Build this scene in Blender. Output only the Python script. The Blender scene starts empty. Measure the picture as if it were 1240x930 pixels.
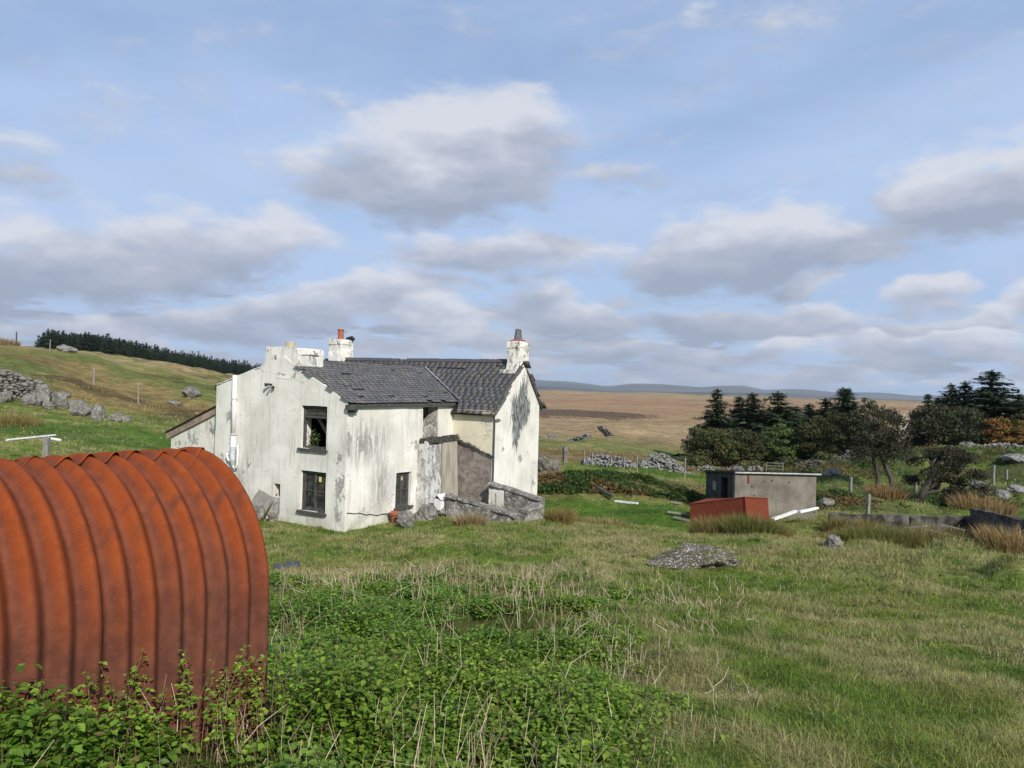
import bpy, bmesh, math, random
import numpy as np
from mathutils import Vector, Matrix, noise as mnoise
R = math.radians
sc = bpy.context.scene
COL = sc.collection

# ------------------------------------------------------------------ camera, sky, sun
F = 870.0; ROLL = R(1.7)
cam = bpy.data.cameras.new("camera"); cam.sensor_width = 36; cam.lens = 36*F/1240
cam.clip_start = 0.05; cam.clip_end = 40000
co = bpy.data.objects.new("camera", cam); COL.objects.link(co)
co.matrix_world = Matrix.Rotation(R(90), 4, 'X') @ Matrix.Rotation(ROLL, 4, 'Z')
sc.camera = co
sc.view_settings.view_transform = 'Standard'; sc.view_settings.look = 'None'
sc.view_settings.gamma = 1; sc.view_settings.use_curve_mapping = False
sc.view_settings.exposure = 0.28
SUN_STRENGTH = 3.9
SUN_EL = R(35); SUN_AZ = math.atan2(0.42, -0.907)      # azimuth from +Y towards +X
SKY_K = 0.095
def uv(px, py):
    du, dv = px-620, 465-py
    return (du*math.cos(ROLL)-dv*math.sin(ROLL))/F, (du*math.sin(ROLL)+dv*math.cos(ROLL))/F
def at(px, py, Y):
    u, v = uv(px, py)
    return Vector((u*Y, Y, v*Y))

sl = bpy.data.lights.new("sun", 'SUN'); sl.energy = SUN_STRENGTH; sl.angle = R(0.5); sl.color = (1.0, 0.94, 0.85)
so = bpy.data.objects.new("sun", sl); COL.objects.link(so)
sdir = Vector((math.sin(SUN_AZ)*math.cos(SUN_EL), math.cos(SUN_AZ)*math.cos(SUN_EL), math.sin(SUN_EL)))
so.rotation_euler = sdir.to_track_quat('Z', 'Y').to_euler()

class NT:
    """tiny node-graph helper"""
    def __init__(s, tree): s.t = tree
    def n(s, typ, **kw):
        nd = s.t.nodes.new(typ)
        for k, v in kw.items(): setattr(nd, k, v)
        return nd
    def put(s, sock, v):
        if v is None: return
        if hasattr(v, 'links') or isinstance(v, bpy.types.NodeSocket): s.t.links.new(v, sock)
        else:
            if isinstance(v, (tuple, list)) and sock.type == 'RGBA' and len(v) == 3: v = (*v, 1)
            sock.default_value = v
    def m(s, op, a, b=None, c=None, clamp=False):
        nd = s.n('ShaderNodeMath', operation=op, use_clamp=clamp)
        s.put(nd.inputs[0], a); s.put(nd.inputs[1], b); s.put(nd.inputs[2], c)
        return nd.outputs[0]
    def vm(s, op, a, b=None, scale=None):
        nd = s.n('ShaderNodeVectorMath', operation=op)
        s.put(nd.inputs[0], a); s.put(nd.inputs[1], b)
        if scale is not None: s.put(nd.inputs['Scale'], scale)
        return nd.outputs['Value'] if op in ('LENGTH', 'DOT_PRODUCT', 'DISTANCE') else nd.outputs[0]
    def noise(s, vec, scale, detail=4, rough=0.55, dist=0.0, color=False):
        nd = s.n('ShaderNodeTexNoise')
        s.put(nd.inputs['Vector'], vec); nd.inputs['Scale'].default_value = scale
        nd.inputs['Detail'].default_value = detail; nd.inputs['Roughness'].default_value = rough
        nd.inputs['Distortion'].default_value = dist
        return nd.outputs['Color'] if color else nd.outputs['Fac']
    def mix(s, f, a, b, blend='MIX'):
        nd = s.n('ShaderNodeMix', data_type='RGBA', blend_type=blend)
        s.put(nd.inputs[0], f); s.put(nd.inputs[6], a); s.put(nd.inputs[7], b)
        return nd.outputs[2]
    def step(s, v, lo, hi, a=0.0, b=1.0, smooth=True):
        nd = s.n('ShaderNodeMapRange', interpolation_type='SMOOTHSTEP' if smooth else 'LINEAR')
        s.put(nd.inputs[0], v); s.put(nd.inputs[1], lo); s.put(nd.inputs[2], hi); s.put(nd.inputs[3], a); s.put(nd.inputs[4], b)
        return nd.outputs[0]
    def comb(s, x, y, z):
        nd = s.n('ShaderNodeCombineXYZ'); s.put(nd.inputs[0], x); s.put(nd.inputs[1], y); s.put(nd.inputs[2], z); return nd.outputs[0]
    def sep(s, v):
        nd = s.n('ShaderNodeSeparateXYZ'); s.put(nd.inputs[0], v); return nd.outputs
    def scalev(s, v, sx, sy, sz): return s.vm('MULTIPLY', v, (sx, sy, sz))

def build_world():
    w = bpy.data.worlds.new("World"); sc.world = w; w.use_nodes = True
    t = w.node_tree; t.nodes.clear(); g = NT(t)
    sky = g.n('ShaderNodeTexSky', sky_type='NISHITA', sun_disc=False)
    sky.sun_elevation = SUN_EL; sky.sun_rotation = SUN_AZ
    sky.altitude = 300; sky.air_density = 1.0; sky.dust_density = 0.6; sky.ozone_density = 1.2
    d = g.n('ShaderNodeTexCoord').outputs['Generated']
    x, y, z = g.sep(d)
    az = g.m('ARCTAN2', x, y); el = g.m('ARCSINE', z)
    # cloud layer seen by direction; every cloud has its own azimuth and elevation on the sky
    blobs = [ # px, py, rx, ry, weight
        (560,178,130,58,1.25),(470,212,135,44,1.15),(640,160,66,44,1.05),(500,246,110,30,1.1),(400,230,80,28,.85),(570,225,120,34,1.1),
        (752,210,66,20,.6),(1180,236,125,44,1.2),(1240,215,70,40,1.05),(1110,250,70,26,.8),
        (905,296,125,42,1.2),(825,318,100,26,1.0),(1012,303,90,30,1.0),(1085,280,70,18,.7),(760,312,60,14,.55),
        (80,314,130,38,1.1),(0,318,70,36,1.05),(225,296,120,38,1.1),(320,296,85,28,.9),(180,336,100,18,.8),
        (25,192,70,34,.5),(345,115,55,16,.40),(410,128,34,16,.36),
        (590,318,115,26,1.05),(662,298,58,22,.9),(530,345,80,20,.9),(655,362,70,18,.95),
        (470,362,120,24,1.2),(370,372,90,20,1.1),(250,388,120,24,1.1),(300,370,60,16,1.0),(520,388,100,20,1.05),(90,400,110,20,.9),(30,372,60,16,.8),
        (705,385,110,22,1.15),(850,384,120,24,1.15),(960,350,60,16,.85),(970,392,95,22,1.05),(760,420,120,18,1.0),(620,410,100,20,1.0),(1080,425,120,18,1.0),(1000,340,50,12,.6),
        (1112,370,66,18,.9),(1195,384,34,16,.95),(1150,356,44,12,.8),(1240,365,46,18,.8),(1170,420,80,16,.95),(1240,430,60,16,.9),(920,430,120,16,.9),(860,30,160,26,.25)]
    vec0 = g.comb(az, el, 0.0)
    wob = g.noise(g.scalev(d, 1, 1, 1.7), 5.0, 3, .55, color=True)
    wv = g.vm('SCALE', g.vm('SUBTRACT', wob, (.5, .5, .5)), None, .10)
    vec = g.vm('ADD', vec0, wv); acc = None; sa = None; sb = None
    for (px, py, rx, ry, wt) in blobs:
        u, v = uv(px, py); a = math.atan(u); e = math.atan(v*math.cos(a)); sc_ = 1.36 if py < 340 else 1.08; sx = rx/F*math.cos(a)**2*sc_; sy = ry/F*sc_*1.04
        q = g.vm('MULTIPLY', g.vm('SUBTRACT', vec, (a, e, 0)), (1/sx, 1/sy, 0))
        k = g.m('MULTIPLY', g.m('SUBTRACT', 1.0, g.vm('LENGTH', q), clamp=True), wt)
        acc = k if acc is None else g.m('SMOOTH_MAX', acc, k, .12)
        sa = k if sa is None else g.m('ADD', sa, k)
        sb = g.m('MULTIPLY_ADD', k, e-.004, sb if sb is not None else 0.0)
    rel = g.m('MULTIPLY', g.m('SUBTRACT', el, g.m('DIVIDE', sb, g.m('MAXIMUM', sa, .02))), g.m('MULTIPLY', g.step(sa, .02, .2), 15.0))
    n2 = g.noise(g.vm('ADD', g.scalev(d, 1, 1, 6.5), (3.1, 0, 0)), 7.0, 6, .6)
    band = g.m('MULTIPLY', g.step(el, .15, .07), g.step(n2, .38, .58)); acc = g.m('MAXIMUM', acc, g.m('MULTIPLY', band, .75))
    n3 = g.noise(g.vm('ADD', g.scalev(d, 1, 1, 2.5), (7, 1, 0)), 3.0, 3, .55)
    acc = g.m('MAXIMUM', acc, g.m('MULTIPLY', g.m('MULTIPLY', g.step(n3, .5, .65), g.step(y, .45, .1)), .7))
    gate = g.step(acc, 0.0, .14); gsc = g.scalev(d, 1, 1, 2.5)
    n1 = g.noise(gsc, 11.5, 8, .60); n1b = g.noise(g.vm('ADD', gsc, (0, 0, .022)), 10.5, 4, .55)
    f0 = g.m('ADD', acc, g.m('MULTIPLY', g.m('MULTIPLY', g.m('SUBTRACT', n1, .5), 1.5), gate))
    alpha = g.step(f0, .05, .60)
    lit = g.m('ADD', g.m('MULTIPLY', g.m('SUBTRACT', n1, n1b), 1.3), g.m('ADD', g.m('MULTIPLY', rel, 1.25), .46))
    lit = g.m('SUBTRACT', lit, g.m('MULTIPLY', g.step(f0, .30, 1.1), .16), clamp=True)
    K = 1/SKY_K
    dark = tuple(c*K for c in (.290, .330, .420)); mid = tuple(c*K for c in (.390, .420, .505)); bright = tuple(c*K for c in (.585, .600, .655))
    cc = g.mix(g.step(lit, 0.0, .45, smooth=False), dark, mid); cc = g.mix(g.step(lit, .45, .95, smooth=False), cc, bright)
    # thin cirrus veil, thicker towards the horizon
    cz = g.noise(g.vm('ADD', g.scalev(g.vm('ADD', d, wv), 1.0, 1, 3.6), (0, 0, 2)), 2.2, 4, .55)
    streak = g.noise(g.comb(g.m('ADD', g.m('MULTIPLY', az, .35), g.m('MULTIPLY', el, .9)), g.m('SUBTRACT', g.m('MULTIPLY', el, 4.0), g.m('MULTIPLY', az, 1.1)), 1.0), 1.7, 4, .5)
    veil = g.m('MULTIPLY', g.step(g.m('ADD', g.m('MULTIPLY', cz, .55), g.m('MULTIPLY', streak, .45)), .30, .66, .30, 1.0), g.step(el, .60, .14, .50, 1.0))
    vcol = tuple(c*K for c in (.39, .505, .715))
    base = g.mix(.45, sky.outputs[0], tuple(c*K for c in (.215, .340, .62)))
    base = g.mix(g.m('ADD', veil, .12, clamp=True), base, vcol)
    base = g.mix(g.step(el, .16, .0, 0, .85), base, tuple(c*K for c in (.35, .45, .62)))
    out = g.mix(g.m('MULTIPLY', alpha, .90), base, cc)
    bg = g.n('ShaderNodeBackground'); g.put(bg.inputs[0], out); bg.inputs[1].default_value = SKY_K
    o = g.n('ShaderNodeOutputWorld'); t.links.new(bg.outputs[0], o.inputs[0])
    w.cycles.sampling_method = 'MANUAL'; w.cycles.sample_map_resolution = 512
build_world()
sc.cycles.max_bounces = 6; sc.cycles.transparent_max_bounces = 8; sc.cycles.volume_bounces = 0

# ------------------------------------------------------------------ helpers
def tag(o, label=None, cat=None, group=None, kind=None):
    if label: o['label'] = label
    if cat: o['category'] = cat
    if group: o['group'] = group
    if kind: o['kind'] = kind
    return o
def empty(name, loc=(0, 0, 0), rz=0.0):
    o = bpy.data.objects.new(name, None); COL.objects.link(o); o.location = loc; o.rotation_euler = (0, 0, rz); o.empty_display_size = .3
    return o
def link(name, me, mat, parent=None, loc=None):
    o = bpy.data.objects.new(name, me); COL.objects.link(o)
    if mat is not None and len(me.materials) == 0: me.materials.append(mat)
    if parent: o.parent = parent
    if loc is not None: o.location = loc
    return o
def obj(name, bm, mat, parent=None, loc=None, smooth=False):
    me = bpy.data.meshes.new(name); bm.normal_update(); bm.to_mesh(me); bm.free()
    if smooth: me.shade_smooth()
    return link(name, me, mat, parent, loc)
def npmesh(name, v, faces, mat, col=None, smooth=False, parent=None, loc=None):
    """faces: list of int arrays, each (n,k)"""
    me = bpy.data.meshes.new(name); v = np.asarray(v, np.float32)
    me.vertices.add(len(v)); me.vertices.foreach_set('co', v.ravel())
    faces = [np.asarray(f, np.int32) for f in faces if len(f)]
    idx = np.concatenate([f.ravel() for f in faces]); tot = np.concatenate([np.full(len(f), f.shape[1], np.int32) for f in faces])
    st = np.concatenate([[0], np.cumsum(tot)[:-1]]).astype(np.int32)
    me.loops.add(len(idx)); me.loops.foreach_set('vertex_index', idx)
    me.polygons.add(len(tot)); me.polygons.foreach_set('loop_start', st); me.polygons.foreach_set('loop_total', tot)
    if smooth: me.polygons.foreach_set('use_smooth', np.ones(len(tot), bool))
    me.update(calc_edges=True)
    if col is not None:
        a = me.color_attributes.new('Col', 'FLOAT_COLOR', 'POINT')
        c = np.ones((len(v), 4), np.float32); c[:, :3] = col; a.data.foreach_set('color', c.ravel())
    return link(name, me, mat, parent, loc)
def copy_tree(o, loc=None, rz=None, scale=None, label=None):
    c = o.copy(); COL.objects.link(c)
    for ch in list(o.children):
        d = ch.copy(); COL.objects.link(d); d.parent = c
    if loc is not None: c.location = loc
    if rz is not None: c.rotation_euler = (0, 0, rz)
    if scale is not None: c.scale = scale
    if label: c['label'] = label
    return c
def box(bm, x0, x1, y0, y1, z0, z1, M=None):
    vs = [bm.verts.new((x, y, z)) for x, y, z in ((x0,y0,z0),(x1,y0,z0),(x1,y1,z0),(x0,y1,z0),(x0,y0,z1),(x1,y0,z1),(x1,y1,z1),(x0,y1,z1))]
    if M is not None:
        for v in vs: v.co = M @ v.co
    for f in ((0,3,2,1),(4,5,6,7),(0,1,5,4),(1,2,6,5),(2,3,7,6),(3,0,4,7)): bm.faces.new([vs[i] for i in f])
    return vs
def prism(bm, bottom, top):
    n = len(bottom); a = [bm.verts.new(p) for p in bottom]; b = [bm.verts.new(p) for p in top]
    bm.faces.new(a[::-1]); bm.faces.new(b)
    for i in range(n): bm.faces.new([a[i], a[(i+1) % n], b[(i+1) % n], b[i]])
def tube(bm, pts, rad, seg=8, cap=True):
    rings = []; pts = [Vector(p) for p in pts]
    if not hasattr(rad, '__len__'): rad = [rad]*len(pts)
    for i, p in enumerate(pts):
        d = (pts[min(i+1, len(pts)-1)]-pts[max(i-1, 0)]).normalized()
        a = d.orthogonal().normalized() if i == 0 else (rings_a - d*rings_a.dot(d)).normalized()
        rings_a = a; b = d.cross(a)
        rings.append([bm.verts.new(p+(a*math.cos(6.2832*k/seg)+b*math.sin(6.2832*k/seg))*rad[i]) for k in range(seg)])
    for i in range(len(rings)-1):
        for k in range(seg): bm.faces.new([rings[i][k], rings[i][(k+1) % seg], rings[i+1][(k+1) % seg], rings[i+1][k]])
    if cap: bm.faces.new(rings[0][::-1]); bm.faces.new(rings[-1])
def roughen(bm, amp, scale, cuts_len=None, seed=0.0):
    if cuts_len:
        for _ in range(6):
            es = [e for e in bm.edges if e.calc_length() > cuts_len]
            if not es: break
            bmesh.ops.subdivide_edges(bm, edges=es, cuts=1, use_grid_fill=True)
        bmesh.ops.triangulate(bm, faces=[f for f in bm.faces if len(f.verts) > 4])
    for v in bm.verts:
        v.co += (mnoise.noise_vector(v.co*scale+Vector((seed, seed*1.7, 0))))*amp

# numpy value noise
_rs = np.random.RandomState(5); _T = _rs.rand(256, 256).astype(np.float64)
def vn(x, y):
    xi = np.floor(x).astype(np.int64); yi = np.floor(y).astype(np.int64); fx = x-xi; fy = y-yi
    fx = fx*fx*(3-2*fx); fy = fy*fy*(3-2*fy)
    a = _T[xi & 255, yi & 255]; b = _T[(xi+1) & 255, yi & 255]; c = _T[xi & 255, (yi+1) & 255]; d = _T[(xi+1) & 255, (yi+1) & 255]
    return (a*(1-fx)+b*fx)*(1-fy)+(c*(1-fx)+d*fx)*fy
def fbm(x, y, s, o=4, seed=0.0):
    x = np.asarray(x, float)*s+seed*17.3; y = np.asarray(y, float)*s+seed*9.1; t = 0; a = .5; n = 0
    for i in range(o):
        t = t+a*vn(x, y); n += a; a *= .5; x = x*2.03+31.7; y = y*2.03+11.9
    return t/n
def sstep(v, a, b):
    t = np.clip((v-a)/(b-a), 0, 1); return t*t*(3-2*t)

# ------------------------------------------------------------------ terrain height
def pa(px): return math.degrees(math.atan((px-620)/F))
near = [(0,-1.65),(2,-1.9),(5,-2.4),(10,-3.13),(18,-4.3)]
far_m = [(60,-6.1),(100,-7.8),(200,-10.3),(400,-12.6),(800,-13.4),(1500,-11.5),(2200,-26),(3500,-70),(9000,-90),(16000,-90)]
def cl(px, pts): 
    c = math.cos(R(pa(px))); return (pa(px), [(Y/c, z) for Y, z in pts])
HC = [
 (-180, [(0,-1.65),(30,.2),(100,3),(400,6),(3000,-20),(16000,-90)]),
 (-100, [(0,-1.65),(10,-1.9),(40,-1.0),(100,2.5),(400,4),(3000,-20),(16000,-90)]),
 (-60, [(0,-1.65),(10,-2.2),(40,-2.2),(75,2),(110,4.5),(400,4),(3000,-20),(16000,-90)]),
 cl(0, [(0,-1.65),(3.5,-2.0),(6,-2.25),(12,-2.8),(25,-3.2),(40,-3.45),(49,-3.35),(56,-1.5),(75,1.0),(97,3.05),(120,3.2),(250,2.6),(600,-2),(1500,-16),(3500,-70),(16000,-90)]),
 cl(150, [(0,-1.65),(4,-2.1),(12,-3.1),(25,-4.0),(40,-3.8),(52,-3.5),(62,-2.6),(90,.6),(112,2.6),(140,3.0),(250,2.6),(600,-3),(1500,-16),(3500,-70),(16000,-90)]),
 cl(230, [(0,-1.65),(4,-2.15),(12,-3.3),(25,-4.8),(40,-4.3),(60,-3.5),(90,-1.0),(112,.75),(140,1.0),(330,.4),(600,-5),(1500,-16),(3500,-70),(16000,-90)]),
 cl(300, [(0,-1.65),(5,-2.35),(12,-3.5),(22,-5.0),(27,-5.25),(38,-5.2),(50,-4.8),(70,-3.6),(110,-.75),(150,-.6),(400,-2.0),(600,-6),(1500,-16),(3500,-70),(16000,-90)]),
 cl(430, near+[(21.5,-4.85),(24,-5.25),(33,-5.3),(45,-5.2),(80,-5.0),(140,-4.5),(400,-9),(800,-12),(1500,-11),(2200,-26),(3500,-70),(16000,-90)]),
 cl(560, near[:-1]+[(18,-4.02),(22.5,-4.50),(25.8,-5.1),(33,-5.3),(36,-5.1),(45,-5.2)]+far_m),
 cl(660, near[:-1]+[(18,-3.98),(23,-4.42),(26,-5.05),(31.5,-5.25),(33.2,-5.15),(34.6,-4.35),(42,-4.65),(47,-5.1)]+far_m),
 cl(750, near[:-1]+[(18,-4.08),(23.6,-4.66),(27,-5.2),(32.3,-5.35),(34.4,-4.5),(42,-4.78),(47,-5.15)]+far_m),
 cl(850, near[:-1]+[(18,-4.15),(23.5,-4.72),(26.5,-5.25),(34.3,-5.35),(36.5,-4.85),(44,-5.3),(50,-5.75),(78,-8.9),(90,-9.6)]+far_m[2:]),
 cl(940, near[:-1]+[(18,-4.2),(23.5,-4.78),(26.5,-5.2),(33.0,-5.35),(40,-5.3),(50,-5.75),(78,-8.6),(90,-9.3)]+far_m[2:]),
 cl(1040, near+[(22.5,-4.88),(26,-5.25),(33,-5.35),(36.5,-5.15),(42,-5.35),(50,-5.55),(61,-5.3),(66,-5.9),(80,-8.0),(90,-8.6)]+far_m[2:]),
 cl(1150, near+[(22.5,-4.85),(25,-5.2),(30,-5.4),(36,-5.0),(45,-5.1),(60,-4.45),(64,-4.6),(85,-6.5)]+far_m[2:]),
 cl(1240, near+[(22.5,-4.85),(25,-5.1),(30,-5.3),(36,-5.05),(45,-4.9),(60,-4.4),(64,-4.6),(85,-6.5)]+far_m[2:]),
 (55, [(0,-1.65),(10,-3.0),(30,-4.6),(60,-5.0),(100,-6),(400,-10),(1500,-10),(3500,-70),(16000,-90)]),
 (100, [(0,-1.65),(20,-2.4),(60,-3.0),(400,0),(3500,-60),(16000,-90)]),
 (180, [(0,-1.65),(30,.2),(100,3),(400,6),(3000,-20),(16000,-90)])]
LR0, LR1, NLR = math.log(.3), math.log(16000), 620
NTH = 1440
def _bake():
    lr = np.linspace(LR0, LR1, NLR); rr = np.exp(lr)
    ths = np.array([h[0] for h in HC]); Z = np.stack([np.interp(np.log(rr), [math.log(max(a, .05)) for a, _ in h[1]], [b for _, b in h[1]]) for h in HC])
    tg = np.linspace(-180, 180, NTH+1); k = np.clip(np.searchsorted(ths, tg)-1, 0, len(ths)-2)
    f = (tg-ths[k])/(ths[k+1]-ths[k]); f = f*f*(3-2*f)*.6+f*.4
    G = Z[k]*(1-f[:, None])+Z[k+1]*f[:, None]
    def blur(A, s, ax):
        n = int(s*3)+1; w = np.exp(-.5*(np.arange(-n, n+1)/s)**2); w /= w.sum()
        P = np.concatenate([np.take(A, range(A.shape[0]-1-n, A.shape[0]-1), 0), A, np.take(A, range(1, n+1), 0)], 0) if ax == 0 else np.pad(A, ((0, 0), (n, n)), 'edge')
        out = 0
        for i in range(2*n+1):
            out = out+w[i]*(P[i:i+A.shape[0]] if ax == 0 else P[:, i:i+A.shape[1]])
        return out
    return blur(blur(G, 5, 0), 1.3, 1)
HG = _bake()
def hbase(x, y):
    x = np.asarray(x, float); y = np.asarray(y, float)
    r = np.hypot(x, y); a = (np.log(np.clip(r, .3, 15900))-LR0)/(LR1-LR0)*(NLR-1)
    t = (np.degrees(np.arctan2(x, y))+180)/360*NTH
    a = np.clip(a, 0, NLR-1.001); t = np.clip(t, 0, NTH-.001)
    ai = a.astype(int); ti = t.astype(int); fa = a-ai; ft = t-ti
    return (HG[ti, ai]*(1-fa)+HG[ti, ai+1]*fa)*(1-ft)+(HG[ti+1, ai]*(1-fa)+HG[ti+1, ai+1]*fa)*ft
HO = Vector((-5.58, 24.5, -5.3)); HRZ = R(-29.9); HCc, HSs = math.cos(HRZ), math.sin(HRZ)
def houseloc(x, y):
    dx, dy = x-HO.x, y-HO.y
    return dx*HCc+dy*HSs, -dx*HSs+dy*HCc
def hw(x, y, z=0): return Vector((HO.x+x*HCc-y*HSs, HO.y+x*HSs+y*HCc, HO.z+z))
def height(x, y):
    x = np.asarray(x, float); y = np.asarray(y, float); r = np.hypot(x, y)
    h = hbase(x, y)
    lx, ly = houseloc(x, y)
    flat = sstep(np.hypot(np.maximum(np.abs(lx+3.6)-6.4, 0), np.maximum(np.abs(ly-5)-5.2, 0)), 1.6, 0)
    b = (fbm(x, y, .9, 4)-.5)*.16+(fbm(x, y, .23, 2, 3)-.5)*.35*sstep(r, 5, 15)
    b = b+(fbm(x, y, 2.6, 2, 9)-.5)*.11+(fbm(x, y, 1.3, 3, 19)-.5)*.20*sstep(r, 4, 8)
    b = b+(fbm(x, y, .22, 4, 23)-.5)*2.1*sstep(x/np.maximum(y, 1), .36, .46)*sstep(y, 34, 40)*sstep(y, 85, 66)
    b = b+(fbm(x, y, .12, 4, 2)-.5)*2.2*sstep(r, 48, 80)*sstep(r, 500, 200)
    b = b+(fbm(x, y, .012, 4, 6)-.5)*9*sstep(r, 250, 700)
    tus = sstep(x/np.maximum(y, 1), .38, .6)*sstep(y, 10, 16)*sstep(y, 40, 28)
    b = b+tus*np.maximum(fbm(x, y, .7, 3, 12)-.45, 0)*1.1
    return h+b*(1-.75*flat)*sstep(r, .8, 3)
def hz(x, y): return float(height(np.array([x]), np.array([y]))[0])
def ground(px, py, dmin=2.0, dmax=3000, skip=0.0):
    """first ground point seen through a pixel, from depth dmin on"""
    u, v = uv(px, py); Y = np.exp(np.linspace(math.log(dmin), math.log(dmax), 6000)); g = height(u*Y, Y)-v*Y
    i = np.argmax(g > 0) if (g > 0).any() else len(Y)-1
    Yh = Y[i]; return Vector((u*Yh, Yh, hz(u*Yh, Yh)))
def gd(px, Y, dz=0.0):
    """ground point at depth Y under image column px (near the horizon)"""
    u = (px-620)/F
    for _ in range(4):
        X = u*Y; z = hz(X, Y); u = uv(px, 465-(z/Y*F))[0]
    return Vector((u*Y, Y, hz(u*Y, Y)+dz))

# ground colours: what grows where, with some shade painted in
def C3(*a): return np.array(a, float)
LUSH = C3(.065, .135, .018); GREEN = C3(.125, .195, .036); OLIVE = C3(.200, .225, .070); STRAW = C3(.36, .325, .175); RUST = C3(.215, .130, .062); BROWN = C3(.12, .085, .045)
def lerp(a, b, t): return a+(b-a)*t[..., None]
def spot(x, y, cx, cy, rx, ry, rz=0.0):
    c, s = math.cos(rz), math.sin(rz); dx, dy = x-cx, y-cy
    return sstep(np.hypot((dx*c+dy*s)/rx, (-dx*s+dy*c)/ry)+(fbm(x, y, .8, 3, 4)-.5)*.5, 1.05, .75)
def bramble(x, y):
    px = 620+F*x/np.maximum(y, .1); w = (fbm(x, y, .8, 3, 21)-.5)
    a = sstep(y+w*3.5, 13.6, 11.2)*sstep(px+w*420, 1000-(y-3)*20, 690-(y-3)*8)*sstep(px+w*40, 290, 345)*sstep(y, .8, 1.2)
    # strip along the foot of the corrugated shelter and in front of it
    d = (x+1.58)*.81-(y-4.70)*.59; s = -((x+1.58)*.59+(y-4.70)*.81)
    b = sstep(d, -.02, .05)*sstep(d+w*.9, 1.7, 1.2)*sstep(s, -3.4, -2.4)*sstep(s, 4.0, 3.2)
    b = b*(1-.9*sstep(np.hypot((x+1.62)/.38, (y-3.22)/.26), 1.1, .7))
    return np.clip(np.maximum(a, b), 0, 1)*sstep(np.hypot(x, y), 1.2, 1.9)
def zones(x, y, rnd=None):
    x = np.asarray(x, float); y = np.asarray(y, float); r = np.hypot(x, y); px = 620+F*x/np.maximum(y, .1)
    n1 = fbm(x, y, .35, 4, 1); n2 = fbm(x, y, 1.3, 3, 2); n3 = fbm(x, y, .06, 4, 5)
    t = np.clip((n1-.5)*2.4+(n2-.5)*2.4+.40, 0, 1)
    c = lerp(np.broadcast_to(GREEN, x.shape+(3,)), OLIVE, t)
    st = sstep(n2*.6+fbm(x, y, .5, 3, 8)*.5+(fbm(x, y, 3.1, 2, 28)-.5)*.25, .54, .68)
    c = lerp(c, STRAW, st*.36)
    # straw-coloured rank grass at the lip of the slope and right
    lip = sstep(y, 15, 19)*sstep(y, 27, 24)*sstep(px, 560, 640)
    c = lerp(c, STRAW*.85, lip*sstep(fbm(x, y, .6, 3, 14), .40, .62)*.65)
    # brambles' dark floor
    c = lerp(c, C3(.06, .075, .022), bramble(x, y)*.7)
    # damp bright lawns
    L = spot(x, y, 5.0, 29.6, 5.0, 2.6, R(-10))+spot(x, y, 10.0, 43.5, 6.5, 3.4)*.9
    L = L+spot(x, y, -24.5, 42, 9, 5.2, R(-12))*.8+spot(x, y, -38, 112, 9, 30)*0
    L = L+spot(x, y, -2.8, 22.5, 2.3, 1.0)*.5
    c = lerp(c, LUSH, np.clip(L, 0, 1)*.9)
    c = lerp(c, C3(.13, .085, .05), spot(x, y, 14.0, 25.6, 3.6, 1.3, R(-8))*.9)
    c = lerp(c, C3(.045, .058, .022), sstep(px, 900, 960)*sstep(y, 31, 34)*sstep(y, 70, 62)*sstep(fbm(x, y, .35, 4, 38), .50, .60)*.8)  # dark hummock patches, with shadowed relief put into the colour
    c = lerp(c, C3(.075, .105, .030), sstep(px, 930, 990)*sstep(y, 30, 34)*sstep(y, 66, 60)*(.35+.4*sstep(fbm(x, y, .3, 3, 37), .42, .56)))
    # rough hillside left
    hill = sstep(y, 50, 60)*sstep(px, 420, 330)
    hc = lerp(np.broadcast_to(C3(.145, .170, .052), x.shape+(3,)), C3(.235, .185, .080), sstep(fbm(x, y, .10, 4, 7), .44, .62))
    hc = lerp(hc, C3(.10, .07, .035), sstep(fbm(x, y, .16, 3, 17), .60, .70)*.8)
    hc = lerp(hc, C3(.34, .27, .15), sstep(y, 88, 100)*sstep(fbm(x, y, .2, 3, 3), .40, .58)*.8)
    c = lerp(c, hc, hill)
    # bank behind the yard
    bank = sstep(y, 32, 33.5)*sstep(y, 38, 36.5)*sstep(px, 620, 650)*sstep(px, 870, 850)
    c = lerp(c, lerp(np.broadcast_to(C3(.125, .125, .05), x.shape+(3,)), C3(.19, .135, .07), sstep(fbm(x, y, .9, 3, 31), .45, .6)), bank*.85)
    # open moor
    mo = sstep(y, 55, 130)*sstep(px, 380, 460)
    xs, ys = x*.35+y*.04, y
    n4 = fbm(xs, ys, .012, 5, 11); n5 = fbm(xs, ys, .045, 4, 13); n6 = fbm(xs, ys, .004, 4, 15)
    mc = lerp(np.broadcast_to(C3(.300, .190, .118), x.shape+(3,)), C3(.330, .250, .150), sstep(n4*.6+n6*.5, .45, .66))
    mc = lerp(mc, C3(.20, .165, .08), sstep(n5*.5+n4*.5, .54, .68)*.7)
    mc = lerp(mc, C3(.10, .07, .052), spot(x, y, 24, 310, 42, 70)*.9)  # dark patch: a cloud shadow put into the moor's colour
    gm = sstep(y, 150, 88)
    mc = lerp(mc, lerp(np.broadcast_to(C3(.15, .155, .062), x.shape+(3,)), C3(.235, .165, .090), sstep(n5, .38, .56)), gm*.75)
    c = lerp(c, mc, mo)
    # brown wet strip with reeds beyond the grass field
    c = lerp(c, C3(.20, .14, .075), sstep(y, 47, 51)*sstep(y, 80, 66)*sstep(px, 600, 640)*sstep(px, 880, 840)*.85)
    return np.clip(c, .01, 1)

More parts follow.
